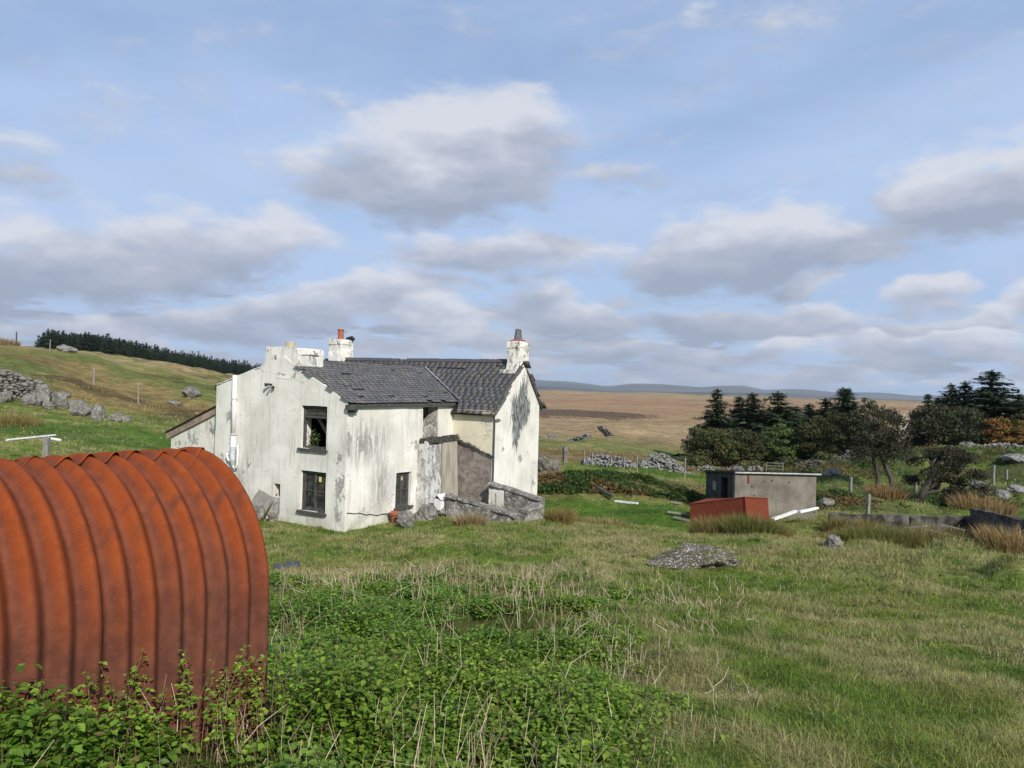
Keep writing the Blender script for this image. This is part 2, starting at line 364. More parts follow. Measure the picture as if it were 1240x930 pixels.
# ------------------------------------------------------------------ materials
def mat(name):
    m = bpy.data.materials.new(name); m.use_nodes = True; t = m.node_tree; t.nodes.clear(); g = NT(t)
    b = g.n('ShaderNodeBsdfPrincipled'); o = g.n('ShaderNodeOutputMaterial'); t.links.new(b.outputs[0], o.inputs[0])
    b.inputs['Specular IOR Level'].default_value = .25
    return m, g, b
def bump(g, b, h, strength=.5, dist=.02):
    n = g.n('ShaderNodeBump'); n.inputs['Strength'].default_value = strength; n.inputs['Distance'].default_value = dist
    g.put(n.inputs['Height'], h); g.t.links.new(n.outputs[0], b.inputs['Normal'])
def objc(g): return g.n('ShaderNodeTexCoord').outputs['Object']
def m_simple(name, c1, c2, scale=6, rough=.8, bs=.5, bd=.01, detail=6, stretch=(1,1,1), metal=0.0, lo=.35, hi=.65):
    m, g, b = mat(name); v = g.scalev(objc(g), *stretch); n = g.noise(v, scale, detail, .6)
    g.put(b.inputs['Base Color'], g.mix(g.step(n, lo, hi), c1, c2)); b.inputs['Roughness'].default_value = rough; b.inputs['Metallic'].default_value = metal
    bump(g, b, g.noise(v, scale*3, 5, .6), bs, bd); return m
def blobsum(g, v, lst):
    acc = None
    for (cx, cy, cz, rx, ry, rz, w) in lst:
        q = g.vm('MULTIPLY', g.vm('SUBTRACT', v, (cx, cy, cz)), (1/rx, 1/ry, 1/rz))
        k = g.m('MULTIPLY', g.m('SUBTRACT', 1.0, g.vm('LENGTH', q), clamp=True), w)
        acc = k if acc is None else g.m('ADD', acc, k)
    return acc

m_ground, g, b = mat('rough pasture')
att = g.n('ShaderNodeAttribute', attribute_name='Col').outputs['Color']; oc = objc(g)
k1 = g.noise(oc, 5, 6, .65); k2 = g.noise(g.scalev(oc, 1, 1, .3), 40, 4, .6); k3 = g.noise(g.scalev(oc, .5, 1, 1), .12, 8, .62); k4 = g.noise(g.scalev(oc, .6, 1, 1), 1.1, 7, .62)
cc = g.mix(1.0, att, g.mix(g.step(k1, .35, .68), (.72, .72, .70), (1.30, 1.26, 1.2)), 'MULTIPLY')
cc = g.mix(1.0, cc, g.mix(g.step(k2, .3, .7), (.75, .78, .75), (1.25, 1.22, 1.2)), 'MULTIPLY')
cc = g.mix(1.0, cc, g.mix(g.step(k3, .35, .65), (.80, .82, .80), (1.18, 1.16, 1.15)), 'MULTIPLY')
cc = g.mix(1.0, cc, g.mix(g.step(k4, .34, .64), (.66, .68, .62), (1.26, 1.22, 1.2)), 'MULTIPLY')
g.put(b.inputs['Base Color'], cc); b.inputs['Roughness'].default_value = .95; b.inputs['Specular IOR Level'].default_value = .1
bump(g, b, g.m('ADD', g.m('ADD', k1, g.m('MULTIPLY', k2, .35)), g.m('MULTIPLY', k4, 2.0)), .9, .16)

def m_leaf(name, tint=(1, 1, 1), transl=.35, rough=.6, spec=.3):
    m = bpy.data.materials.new(name); m.use_nodes = True; t = m.node_tree; t.nodes.clear(); g = NT(t)
    a = g.n('ShaderNodeAttribute', attribute_name='Col').outputs['Color']; c = g.mix(1.0, a, tint, 'MULTIPLY')
    b = g.n('ShaderNodeBsdfPrincipled'); g.put(b.inputs['Base Color'], c); b.inputs['Roughness'].default_value = rough; b.inputs['Specular IOR Level'].default_value = spec
    tr = g.n('ShaderNodeBsdfTranslucent'); g.put(tr.inputs['Color'], g.mix(1.0, c, (1.15, 1.25, .7), 'MULTIPLY'))
    mx = g.n('ShaderNodeMixShader'); mx.inputs[0].default_value = transl
    t.links.new(b.outputs[0], mx.inputs[1]); t.links.new(tr.outputs[0], mx.inputs[2])
    o = g.n('ShaderNodeOutputMaterial'); t.links.new(mx.outputs[0], o.inputs[0]); return m
m_grass = m_leaf('grass blades', transl=.30, spec=.15)
m_bramble = m_leaf('bramble leaves', transl=.42, rough=.5, spec=.35)
m_needle = m_leaf('tree foliage', transl=.12, spec=.15)

def m_whitewash(name, blobs, streaks=None, base1=(.81, .79, .735), base2=(.66, .645, .575), under=(.30, .29, .275), rough_patches=None, cream=None, bare=0.0, stains=None):
    m, g, b = mat(name); v = objc(g); x, y, z = g.sep(v)
    n_lo = g.noise(v, .8, 5, .55); n_st = g.noise(g.scalev(v, 4.0, 4.0, .35), 1.6, 7, .6); n_hi = g.noise(v, 16, 6, .65); n_pe = g.noise(g.scalev(v, 1, 1, .62), 4.6, 10, .72)
    c = g.mix(g.step(n_lo, .35, .68), base1, base2)
    c = g.mix(g.m('MULTIPLY', g.step(n_st, .53, .68), .50), c, (.45, .42, .34))
    c = g.mix(g.m('MULTIPLY', g.step(n_hi, .55, .78), .30), c, (.52, .50, .45))
    if stains:
        sg = g.m('MULTIPLY', blobsum(g, v, stains), g.step(g.noise(g.scalev(v, 3, 3, .5), 2.2, 7, .62), .30, .66)); c = g.mix(g.m('MULTIPLY', sg, 1.0, clamp=True), c, (.33, .32, .30))
    c = g.mix(g.m('MULTIPLY', g.step(g.noise(g.scalev(v, 1, 1, .8), 17, 7, .68), .60, .66), .7), c, (.38, .36, .32))
    foot = g.m('MULTIPLY', g.step(z, .9, .0), g.step(g.noise(v, 2.2, 5), .3, .65)); c = g.mix(g.m('MULTIPLY', foot, .65), c, (.33, .33, .22))
    if cream: c = g.mix(cream(g, x, y, z), c, (.66, .61, .44))
    f = g.m('ADD', g.m('MULTIPLY', g.m('SUBTRACT', n_pe, .5), 3.1), g.m('ADD', g.m('MULTIPLY', g.m('SUBTRACT', g.noise(v, .9, 3), .5), .75), bare+.02))
    bl = blobsum(g, v, blobs) if blobs else None
    if bl is not None: f = g.m('ADD', f, bl)
    peel = g.step(f, .50, .56)
    uc = g.mix(g.step(g.noise(v, 7, 6, .65), .35, .68), under, tuple(q*1.55 for q in under))
    uc = g.mix(g.m('MULTIPLY', g.step(g.noise(v, 2.4, 4), .5, .7), .6), uc, (.16, .155, .15))
    c = g.mix(peel, c, uc)
    # dark hairline cracks
    vo = g.n('ShaderNodeTexVoronoi', feature='DISTANCE_TO_EDGE'); g.put(vo.inputs['Vector'], g.vm('ADD', g.scalev(v, .55, .55, .9), g.vm('SCALE', g.noise(v, 2.5, 4, color=True), None, .45))); vo.inputs['Scale'].default_value = .8
    crack = g.m('MULTIPLY', g.step(vo.outputs['Distance'], .006, .002), g.step(g.noise(v, .7, 2), .52, .60)); c = g.mix(g.m('MULTIPLY', crack, .7), c, (.2, .19, .17))
    if streaks:
        sb = blobsum(g, v, streaks); sn = g.noise(g.scalev(v, 9.0, 9.0, 1.5), 1.25, 6, .65)
        sm = g.step(g.m('ADD', g.m('MULTIPLY', sb, .75), g.m('MULTIPLY', g.m('SUBTRACT', sn, .5), 2.0)), .36, .46)
        sm = g.m('MULTIPLY', sm, g.step(sb, .02, .14))
        scol = g.mix(g.step(g.noise(g.scalev(v, 10, 10, 1.5), 1.8, 5), .40, .6), (.045, .05, .05), (.31, .335, .32)); c = g.mix(sm, c, scol)
    if rough_patches:
        rp = rough_patches(g, x, y, z, g.noise(v, 1.6, 5))
        c2 = g.mix(g.step(g.noise(v, 5, 7, .7), .35, .65), (.155, .130, .115), (.30, .265, .235)); c2 = g.mix(g.m('MULTIPLY', g.step(g.noise(v, 12, 4, .6), .62, .68), .7), c2, (.05, .045, .04))
        c = g.mix(rp, c, c2)
    g.put(b.inputs['Base Color'], c); b.inputs['Roughness'].default_value = .9; b.inputs['Specular IOR Level'].default_value = .15
    bump(g, b, g.m('ADD', g.m('ADD', g.m('MULTIPLY', n_hi, .6), g.m('MULTIPLY', n_pe, .6)), g.m('MULTIPLY', peel, -.5)), .65, .03)
    return m
wing_blobs = [(-.25,0,1.6,.42,.7,.75,1.0),(-.35,0,.6,.34,.7,.6,.75),(-6.0,0,3.7,.28,.6,.5,1.0),(-4.9,0,1.9,.5,.6,.6,.55),(-5.2,0,1.1,.35,.6,.8,.6),(-.35,0,2.6,.3,.6,.5,.6),(-6.4,0,1.9,.3,.6,.7,.8),
              (0,.9,3.0,.5,1.1,.7,.62),(0,.1,3.1,.3,.14,.8,1.1),(0,4.15,4.2,.3,.25,.8,.5),(0,4.0,2.8,.4,.5,.35,.8)]
m_wing = m_whitewash('flaking whitewash', wing_blobs, bare=.02, stains=[(0,1.1,3.1,.6,1.8,1.1,1.5),(0,1.9,1.5,.6,.85,1.2,1.7),(0,3.5,3.6,.6,1.2,.9,.5),(-5.3,0,1.5,1.0,.6,1.3,.9),(-1.6,0,2.4,.8,.6,.6,.5),(-4.3,0,2.6,.9,.6,1.2,.5),(-1.5,0,.4,1.6,.6,.5,.6),(-3.9,0,4.2,.5,.5,1.0,.5)])
m_main = m_whitewash('cream whitewash', [(2,9.0,5.2,.5,.22,.6,1.15),(2,8.6,2.15,.5,.35,.3,.95),(2,7.1,2.6,.5,.4,.25,.6),(2,9.8,1.0,.5,.3,.5,.5)],
    streaks=[(2,8.5,4.15,.8,1.2,1.15,1.75),(2,8.2,3.0,.8,.5,.9,1.3),(2,8.7,5.1,.8,.4,.8,1.1)],
    cream=lambda g, x, y, z: g.m('MULTIPLY', g.step(x, 1.99, 1.9), .8),
    rough_patches=lambda g, x, y, z, n: g.m('MULTIPLY', g.step(g.m('ADD', z, g.m('ADD', g.m('MULTIPLY', x, .34), g.m('MULTIPLY', g.m('SUBTRACT', n, .5), .9))), 3.02, 2.97), g.m('MULTIPLY', g.step(x, 1.97, 1.96), g.step(x, -1, -.9))))
m_lean = m_whitewash('patchy whitewash', [(-7.6,.6,3.2,.6,.8,.6,.7),(-8.9,.6,2.7,.6,.8,.6,.7),(-9.9,.6,2.4,.4,.8,.6,.6)], base1=(.76,.75,.70))
m_chim = m_whitewash('chimney whitewash', None, bare=.34, under=(.26, .23, .2))
m_pier = m_whitewash('plastered rubble', None, bare=.42, base1=(.62, .62, .60), base2=(.50, .50, .48), under=(.25, .24, .23))
m_conc = m_simple('weathered concrete', (.27, .245, .20), (.40, .37, .31), 3, .9, .5, .02, 8, (2.2, 2.2, .35))
m_block = m_simple('grey block wall', (.028, .026, .022), (.150, .142, .125), 3, .9, .8, .03, 8)
m_darkwall = m_simple('dark stone and shaded wall', (.035, .034, .03), (.10, .092, .08), 5, .9, .8, .03, 8)  # dark stone; on the pen wall it carries painted shade

def m_slatef():
    m, g, b = mat('roof slate'); v = objc(g); a = g.n('ShaderNodeAttribute', attribute_name='Col').outputs['Color']
    n = g.noise(v, 3.0, 7, .65); n2 = g.noise(v, 22, 5, .6)
    c = g.mix(1.0, a, g.mix(g.step(n2, .3, .7), (.78, .78, .78), (1.22, 1.22, 1.22)), 'MULTIPLY')
    c = g.mix(g.m('MULTIPLY', g.step(n2, .60, .70), .6), c, (.15, .125, .075))
    c = g.mix(g.step(g.noise(v, 9, 6, .7), .70, .74), c, (.24, .24, .22))
    g.put(b.inputs['Base Color'], c); b.inputs['Roughness'].default_value = .62; b.inputs['Specular IOR Level'].default_value = .3; bump(g, b, n2, .4, .01); return m
m_slate = m_slatef()
m_deck = m_simple('rotten boards', (.018, .016, .014), (.04, .035, .03), 5)
m_lead = m_simple('lead flashing', (.42, .44, .47), (.60, .62, .66), 5, .55, .3, .01)
m_wood = m_simple('weathered dark timber', (.030, .030, .029), (.12, .118, .11), 6, .85, .6, .01, 6, (6, 6, .6))
m_greywood = m_simple('silvery timber', (.13, .125, .105), (.30, .285, .25), 5, .9, .6, .01, 6, (7, 7, .6))
m_brownwood = m_simple('brown bargeboard', (.22, .16, .125), (.36, .28, .22), 4, .9, .5, .01)
m_white = m_simple('white plastic', (.72, .73, .74), (.82, .82, .82), 6, .45, .1, .003)
m_whitewood = m_simple('white painted timber', (.60, .60, .58), (.80, .79, .76), 9, .8, .4, .006)
m_terra = m_simple('terracotta', (.30, .085, .045), (.42, .14, .07), 9, .8, .3, .005)
m_potgrey = m_simple('sooty chimney pot', (.085, .088, .10), (.17, .17, .18), 8, .7, .3, .005)
m_black = m_simple('black iron', (.012, .012, .013), (.03, .03, .03), 8, .6, .2, .004)
m_buff = m_simple('buff mortar', (.38, .32, .22), (.52, .45, .33), 9, .9, .6, .01)
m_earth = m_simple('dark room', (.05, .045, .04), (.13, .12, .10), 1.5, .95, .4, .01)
def m_glassf():
    m, g, b = mat('dusty window glass'); n = g.noise(objc(g), 4, 6, .6)
    b.inputs['Roughness'].default_value = .22; b.inputs['IOR'].default_value = 1.45; b.inputs['Specular IOR Level'].default_value = .5
    g.put(b.inputs['Base Color'], g.mix(g.step(n, .35, .7), (.018, .019, .018), (.075, .072, .062))); return m
m_glass = m_glassf()
def m_rustf(name, zlo, zhi, top=((.26, .056, .014), (.17, .035, .010)), low=((.145, .054, .034), (.095, .038, .027)), namp=.8, trough=None):
    m, g, b = mat(name); v = objc(g); x, y, z = g.sep(v)
    nf = g.noise(v, 60, 5, .7); nm = g.noise(v, 9, 6, .6); nl = g.noise(v, 1.6, 5, .6); ns = g.noise(g.scalev(v, 14, 1.2, 1.2), 1.0, 4, .5)
    c = g.mix(g.step(g.m('ADD', g.m('MULTIPLY', nm, .4), g.m('MULTIPLY', nf, .6)), .36, .62), top[0], top[1]); c = g.mix(g.m('MULTIPLY', g.step(nf, .46, .66), .55), c, (.31, .080, .019))
    d = g.mix(g.step(nm, .35, .65), low[0], low[1]); d = g.mix(g.m('MULTIPLY', g.step(nf, .52, .72), .35), d, (.24, .10, .06))
    c = g.mix(g.m('MULTIPLY', g.step(ns, .55, .72), .65), c, (.095, .036, .024))
    k = g.m('ADD', z, g.m('MULTIPLY', g.m('SUBTRACT', g.m('ADD', g.m('MULTIPLY', nl, .45), g.m('MULTIPLY', ns, .55)), .5), namp))
    if trough:
        cz_ = g.m('COSINE', g.m('MULTIPLY', y, 2*math.pi/trough)); rib = g.noise(g.comb(0.0, g.m('FLOOR', g.m('ADD', g.m('DIVIDE', y, trough), .5)), 0.0), 3.7, 0)
        tr = g.step(g.m('ADD', g.m('ADD', cz_, g.m('MULTIPLY', g.m('SUBTRACT', nl, .5), 2.2)), g.m('MULTIPLY', g.m('SUBTRACT', rib, .5), 2.0)), .15, -.75); c = g.mix(g.m('MULTIPLY', tr, .62), c, d)  # browner troughs: rib shading put into the colour, along with rust
        k = g.m('ADD', k, g.m('MULTIPLY', g.m('SUBTRACT', rib, .5), .7))
    c = g.mix(g.step(k, zhi, zlo), c, d)
    c = g.mix(g.m('MULTIPLY', g.step(g.noise(v, 25, 4, .6), .68, .74), .5), c, (.07, .03, .022))
    g.put(b.inputs['Base Color'], c); g.put(b.inputs['Roughness'], g.step(nf, .3, .7, .70, .9)); b.inputs['Specular IOR Level'].default_value = .12
    bump(g, b, g.m('ADD', nf, g.m('MULTIPLY', nm, .7)), .28, .004); return m
m_rust = m_rustf('rusted corrugated iron', .48, 1.30, trough=.150)
m_tank = m_rustf('red rusted steel', -3, -2.9, top=((.20, .048, .028), (.125, .034, .024)))
def m_rockf(name, c1, c2, lichen, amt=.5, moss=.3, fine=9):
    m, g, b = mat(name); v = objc(g); n = g.noise(v, 2.2, 8, .65); n2 = g.noise(v, fine, 7, .7)
    c = g.mix(g.step(n, .35, .65), c1, c2); c = g.mix(g.step(n2, .64-amt*.22, .68-amt*.22), c, lichen)
    nz = g.sep(g.n('ShaderNodeNewGeometry').outputs['Normal'])[2]
    c = g.mix(g.m('MULTIPLY', g.m('MULTIPLY', g.step(g.noise(v, 4, 5), .48, .62), g.step(nz, .2, .8)), moss), c, (.07, .085, .022))
    g.put(b.inputs['Base Color'], c); b.inputs['Roughness'].default_value = .92; b.inputs['Specular IOR Level'].default_value = .15; bump(g, b, g.m('ADD', n2, n), .9, .05); return m
m_rock = m_rockf('lichened granite', (.12, .112, .10), (.25, .24, .215), (.42, .42, .39), .25)
m_rock2 = m_rockf('crusty lichen rock', (.075, .062, .045), (.15, .13, .10), (.44, .42, .40), .50, .95, 24)
m_yard = m_rockf('yard wall render', (.13, .12, .11), (.30, .285, .26), (.52, .52, .49), .35, .3)
m_rubble = m_rockf('pale rubble', (.12, .12, .115), (.27, .265, .25), (.40, .40, .38), .3, .1)

# ------------------------------------------------------------------ ground sheet
def make_ground():
    th = np.concatenate([np.arange(-180, -52, 4.0), np.arange(-52, 50.01, .28), np.arange(54, 180, 4.0)])
    rr = [0.0]+list(np.exp(np.linspace(math.log(.7), math.log(15500), 430))); n = len(th)
    T, RR = np.meshgrid(np.radians(th), np.array(rr[1:])); X = RR*np.sin(T); Y = RR*np.cos(T); Z = height(X, Y)
    v = np.stack([X.ravel(), Y.ravel(), Z.ravel()], 1); v = np.concatenate([v, [[0, 0, -1.65]]])
    m = len(rr)-1; i = np.arange(m-1)[:, None]; j = np.arange(n)[None, :]; j2 = (j+1) % n
    q = np.stack([i*n+j, (i+1)*n+j, (i+1)*n+j2, i*n+j2], -1).reshape(-1, 4)
    q = q[:, ::-1]
    k = np.arange(n); tri = np.stack([k, (k+1) % n, np.full(n, m*n)], 1)
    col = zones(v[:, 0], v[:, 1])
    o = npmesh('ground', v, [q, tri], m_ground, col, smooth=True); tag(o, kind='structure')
    # make sure normals are up
    me = o.data
    if me.polygons[n*50].normal.z < 0: me.flip_normals()
make_ground()

# distant hills
def ridge(name, prof, D, back, front, base, c1, c2, sc_):
    px0 = [p[0] for p in prof]; pts = []
    xs = np.linspace(prof[0][0], prof[-1][0], 260); ys = np.interp(xs, px0, [p[1] for p in prof])
    rows = []
    for k, (dd, f) in enumerate([(-front, 0), (-front*.7, .25), (-front*.45, .52), (-front*.22, .80), (0, 1.0), (back*.4, .8), (back, 0)]):
        row = []
        for a, b_ in zip(xs, ys):
            p = at(a, b_, D); x = p.x*(D+dd)/D; z = base+(p.z-base)*f
            if 0 < f < 1: z += (mnoise.fractal(Vector((x/900, dd/900, k)), 1, 2, 4))*45*f*.5
            row.append((x, D+dd, z))
        rows.append(row)
    v = np.array(rows).reshape(-1, 3); n = len(xs); i = np.arange(6)[:, None]; j = np.arange(n-1)[None, :]
    q = np.stack([i*n+j, i*n+j+1, (i+1)*n+j+1, (i+1)*n+j], -1).reshape(-1, 4)
    m, g, b = mat(name+' heather'); nn = g.noise(g.scalev(objc(g), .4, 1, 1), sc_, 7, .6)
    g.put(b.inputs['Base Color'], g.mix(g.step(nn, .38, .62), c1, c2)); b.inputs['Roughness'].default_value = 1
    tag(npmesh(name, v, [q], m, smooth=True), kind='structure')
ridge('far_hills', [(-400,455),(300,456),(560,459),(640,459),(662,461),(690,462),(715,465),(735,468),(765,464.5),(800,465),(850,469),(872,467),(900,467),(925,472),(960,471),(985,472),(1010,475),(1040,475),(1070,475.5),(1110,479.5),(1140,478.5),(1180,481),(1240,482),(1500,486),(1800,495)], 8500, 2500, 3200, -90, (.065, .065, .05), (.12, .10, .075), .0016)
ridge('near_hills', [(-400,466),(560,466),(655,467),(672,468),(690,469.5),(715,471),(740,474),(780,475),(860,475),(905,475.5),(960,477),(1000,479.5),(1050,482.5),(1090,484),(1150,486),(1240,489),(1500,496),(1800,505)], 5200, 1500, 1600, -90, (.035, .04, .035), (.09, .085, .07), .003)

# ------------------------------------------------------------------ the farmhouse (local frame: x along the gable, y into the picture)
house = empty('farmhouse', HO, HRZ)
tag(house, 'derelict whitewashed stone farmhouse with slate roofs and flaking walls', 'house')
def wall(bm, axis, a0, a1, c, t, prof, opens=(), z0=-.35, extra=()):
    """upright wall along an axis; c = outer face, t = signed thickness going inwards; openings (a0,a1,z0,z1)"""
    br = sorted(set([a0, a1]+[q for o in opens for q in o[:2]]+list(extra)))
    for lo, hi in zip(br[:-1], br[1:]):
        mid = (lo+hi)/2; zs = sorted([(o[2], o[3]) for o in opens if o[0] < mid < o[1]]); cur = z0
        spans = []
        for (p, q) in zs: spans.append((cur, p)); cur = q
        spans.append((cur, None))
        for (p, q) in spans:
            tl, th = (prof(lo), prof(hi)) if q is None else (q, q)
            P = []
            for z_lo, z_hi in ((p, p), (tl, th)):
                pts = [(lo, c, z_lo), (hi, c, z_hi), (hi, c+t, z_hi), (lo, c+t, z_lo)]
                if axis == 'y': pts = [(q_[1], q_[0], q_[2]) for q_ in pts]
                P.append(pts)
            prism(bm, P[0], P[1])
def finish_wall(name, bm, m, parent=house, amp=.028, cut=.4):
    bmesh.ops.remove_doubles(bm, verts=bm.verts, dist=1e-4)
    # drop the inner faces where two blocks meet
    seen = {}
    for f in bm.faces: seen.setdefault(tuple(sorted(v.index for v in f.verts)), []).append(f)
    bmesh.ops.delete(bm, geom=[f for fs in seen.values() if len(fs) > 1 for f in fs], context='FACES')
    bmesh.ops.recalc_face_normals(bm, faces=bm.faces)
    roughen(bm, amp, 1.1, cut); return obj(name, bm, m, parent)

gable_prof = lambda x: 5.95-(x+3.1)*.452 if x > -3.1 else 6.06+(x+3.1)*.300
WU = (-2.17, -.93, 2.80, 4.32); WL = (-2.12, -.90, .60, 2.02); VH = (-3.45, -3.12, .95, 1.42)
WS = (2.72, 3.62, .52, 1.83)
bm = bmesh.new(); bm.verts.ensure_lookup_table()
wall(bm, 'x', -6.78, 0, 0, .5, gable_prof, [WU, WL, VH], extra=(-3.1, -5, -6, -4.2))
bm.verts.index_update(); finish_wall('gable_wall', bm, m_wing)
bm = bmesh.new()
wall(bm, 'y', .5, 6.33, 0, -.5, lambda y: 4.50, [WS, (4.27, 5.28, 2.95, 4.30)], extra=(1.5,))
bm.verts.index_update(); finish_wall('side_wall', bm, m_wing)
bm = bmesh.new(); wall(bm, 'y', .5, 8.3, -6.78, .45, lambda y: 4.82); bm.verts.index_update(); finish_wall('rear_side_wall', bm, m_wing)
# two storey main range
bm = bmesh.new(); wall(bm, 'x', 0.0, 2.0, 6.33, .5, lambda x: 4.22); bm.verts.index_update(); finish_wall('front_wall', bm, m_main); bm = bmesh.new(); wall(bm, 'x', -9.3, -6.78, 6.33, .5, lambda x: 4.22); bm.verts.index_update(); finish_wall('front_wall', bm, m_main)
mg = lambda y: 4.27+(y-6.33)*.883 if y < 8.63 else 6.30-(y-8.63)*1.14
bm = bmesh.new(); wall(bm, 'y', 6.33, 10.26, 2.0, -.5, lambda y: mg(y)-.03, extra=(8.63, 7.5)); bm.verts.index_update(); finish_wall('end_gable_wall', bm, m_main)
bm = bmesh.new(); wall(bm, 'y', 6.33, 10.26, -9.3, .5, lambda y: mg(y)-.03, extra=(8.63,)); wall(bm, 'x', -9.3, 2.0, 10.26, -.5, lambda x: 4.36); bm.verts.index_update(); finish_wall('rear_wall', bm, m_main)
# inside: floor of the upper storey, cross wall, a fallen beam
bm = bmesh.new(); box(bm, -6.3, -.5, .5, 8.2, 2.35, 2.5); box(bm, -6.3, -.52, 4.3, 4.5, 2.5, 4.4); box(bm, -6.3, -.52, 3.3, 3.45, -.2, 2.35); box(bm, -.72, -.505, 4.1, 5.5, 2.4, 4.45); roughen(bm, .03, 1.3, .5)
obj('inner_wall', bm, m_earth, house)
bm = bmesh.new(); tube(bm, [(-2.2, .50, 4.30), (-1.5, .62, 3.35), (-1.2, .70, 2.75), (-1.15, .72, 2.52)], [.06, .07, .07, .07], 6); obj('fallen_beam', bm, m_greywood, house)
# peeling inner plaster behind the gap in the side wall
bm = bmesh.new(); prism(bm, [(-.40, 4.29, 2.9), (-.02, 5.26, 2.9), (-.02, 5.26, 3.0), (-.45, 4.29, 2.95)], [(-.40, 4.75, 3.6), (-.03, 5.27, 4.28), (-.06, 5.27, 4.28), (-.44, 4.75, 3.65)])
roughen(bm, .04, 2.5, .2); obj('broken_masonry', bm, m_yard, house)

rnd = random.Random(3)
def slates(name, O, U, V, lu, lv, keep, miss=.006, tone=1.0, w0=.30, ex=.19, holes=(), sag=0.0, lift0=.026):
    O, U, V = Vector(O), Vector(U).normalized(), Vector(V).normalized(); N = U.cross(V).normalized()
    if N.z < 0: N = -N
    vs = []; fs = []; cs = []; rows = int(lv/ex)+1
    def dip(u, v): return -sag*math.sin(math.pi*min(1, max(0, u/lu)))*math.sin(math.pi*min(1, max(0, v/lv)))+mnoise.noise(Vector((u*.7, v*.7, lu)))*.018
    for r in range(rows):
        v0 = r*ex; u = -rnd.random()*w0
        while u < lu:
            w = w0*rnd.uniform(.85, 1.12); uc = u+w/2; vc = v0+ex/2
            p = O+U*uc+V*vc
            if keep(p) and -.02 < uc < lu+.05 and not (rnd.random() < miss) and not any(abs(uc-h[0]) < h[2] and abs(vc-h[1]) < h[3] for h in holes):
                g0 = .004; a = Vector((0, 0, 0)); sk = rnd.gauss(0, .006); ln = min(ex*1.75, lv-v0+.02); lift = rnd.uniform(.0, .006)+(.022*rnd.random() if rnd.random() < .03 else 0)
                q = []
                for (uu, vv, nn) in ((u+g0, v0, lift0+lift), (u+w-g0, v0, lift0+lift), (u+w-g0, v0+ln, .006), (u+g0, v0+ln, .006)):
                    q.append(O+U*(uu+sk*(vv-v0)/ex)+V*(vv+rnd.gauss(0, .004))+N*(nn+dip(uu, vv)))
                b = len(vs); vs += [p_+N*.0 for p_ in q]+[p_-N*.008 for p_ in q]
                fs += [(b, b+1, b+2, b+3), (b+4, b+7, b+6, b+5), (b, b+4, b+5, b+1), (b+1, b+5, b+6, b+2), (b+2, b+6, b+7, b+3), (b+3, b+7, b+4, b)]
                t = tone*(rnd.uniform(.82, 1.16) if tone > 1 else rnd.uniform(.90, 1.08))
                if rnd.random() < .05: t *= 1.35
                cc_ = (.094*t, .094*t, .098*t) if rnd.random() > .3 else (.118*t, .108*t, .095*t)
                cs += [cc_]*8
            u += w
    if not vs: return None
    return npmesh(name, np.array([tuple(p) for p in vs]), [np.array(fs)], m_slate, np.array(cs), parent=house)
zm = lambda y: 4.27+.883*(y-6.33)
zw = lambda x: 5.99-.46*abs(x+3.1) if x > -3.1 else 5.99+.30*(x+3.1)
# wing roof
bm = bmesh.new()
prism(bm, [(.12, .04, zw(.12)-.09), (.12, 6.62, zw(.12)-.09), (-3.1, 8.2, 5.90), (-3.1, .04, 5.90)], [(.12, .04, zw(.12)-.045), (.12, 6.62, zw(.12)-.045), (-3.1, 8.2, 5.945), (-3.1, .04, 5.945)])
prism(bm, [(-3.1, .04, 5.90), (-3.1, 8.2, 5.90), (-6.95, 6.95, zw(-6.95)-.09), (-6.95, .04, zw(-6.95)-.09)], [(-3.1, .04, 5.945), (-3.1, 8.2, 5.945), (-6.95, 6.95, zw(-6.95)-.045), (-6.95, .04, zw(-6.95)-.045)])
bmesh.ops.recalc_face_normals(bm, faces=bm.faces); wroof = obj('wing_roof', bm, m_deck, house)
kw = lambda p: zw(p.x) > zm(p.y)-.03 and not (-4.1 < p.x < -2.5 and p.y < 1.22)
o_ = slates('slate_slope', (.20, .0, zw(.20)), (0, 1, 0), (-1, 0, .46), 8.4, 3.63, kw, miss=.02, holes=((.9, .5, .12, .1), (2.1, 2.35, .25, .08), (1.5, 1.1, .12, .08), (.35, .95, .12, .07)), sag=.0, tone=1.12); o_.parent = wroof
o_ = slates('slate_slope', (-7.0, .07, zw(-7.0)), (0, 1, 0), (1, 0, .30), 8.4, 4.05, kw, miss=.01); o_.parent = wroof
# main roof
bm = bmesh.new()
prism(bm, [(-9.4, 6.12, zm(6.12)-.10), (2.04, 6.12, zm(6.12)-.10), (2.04, 8.63, 6.21), (-9.4, 8.63, 6.21)], [(-9.4, 6.12, zm(6.12)-.045), (2.04, 6.12, zm(6.12)-.045), (2.04, 8.63, 6.255), (-9.4, 8.63, 6.255)])
prism(bm, [(-9.4, 8.63, 6.21), (2.04, 8.63, 6.21), (2.04, 10.4, 4.20), (-9.4, 10.4, 4.20)], [(-9.4, 8.63, 6.255), (2.04, 8.63, 6.255), (2.04, 10.4, 4.235), (-9.4, 10.4, 4.235)])
bmesh.ops.recalc_face_normals(bm, faces=bm.faces); mroof = obj('main_roof', bm, m_deck, house)
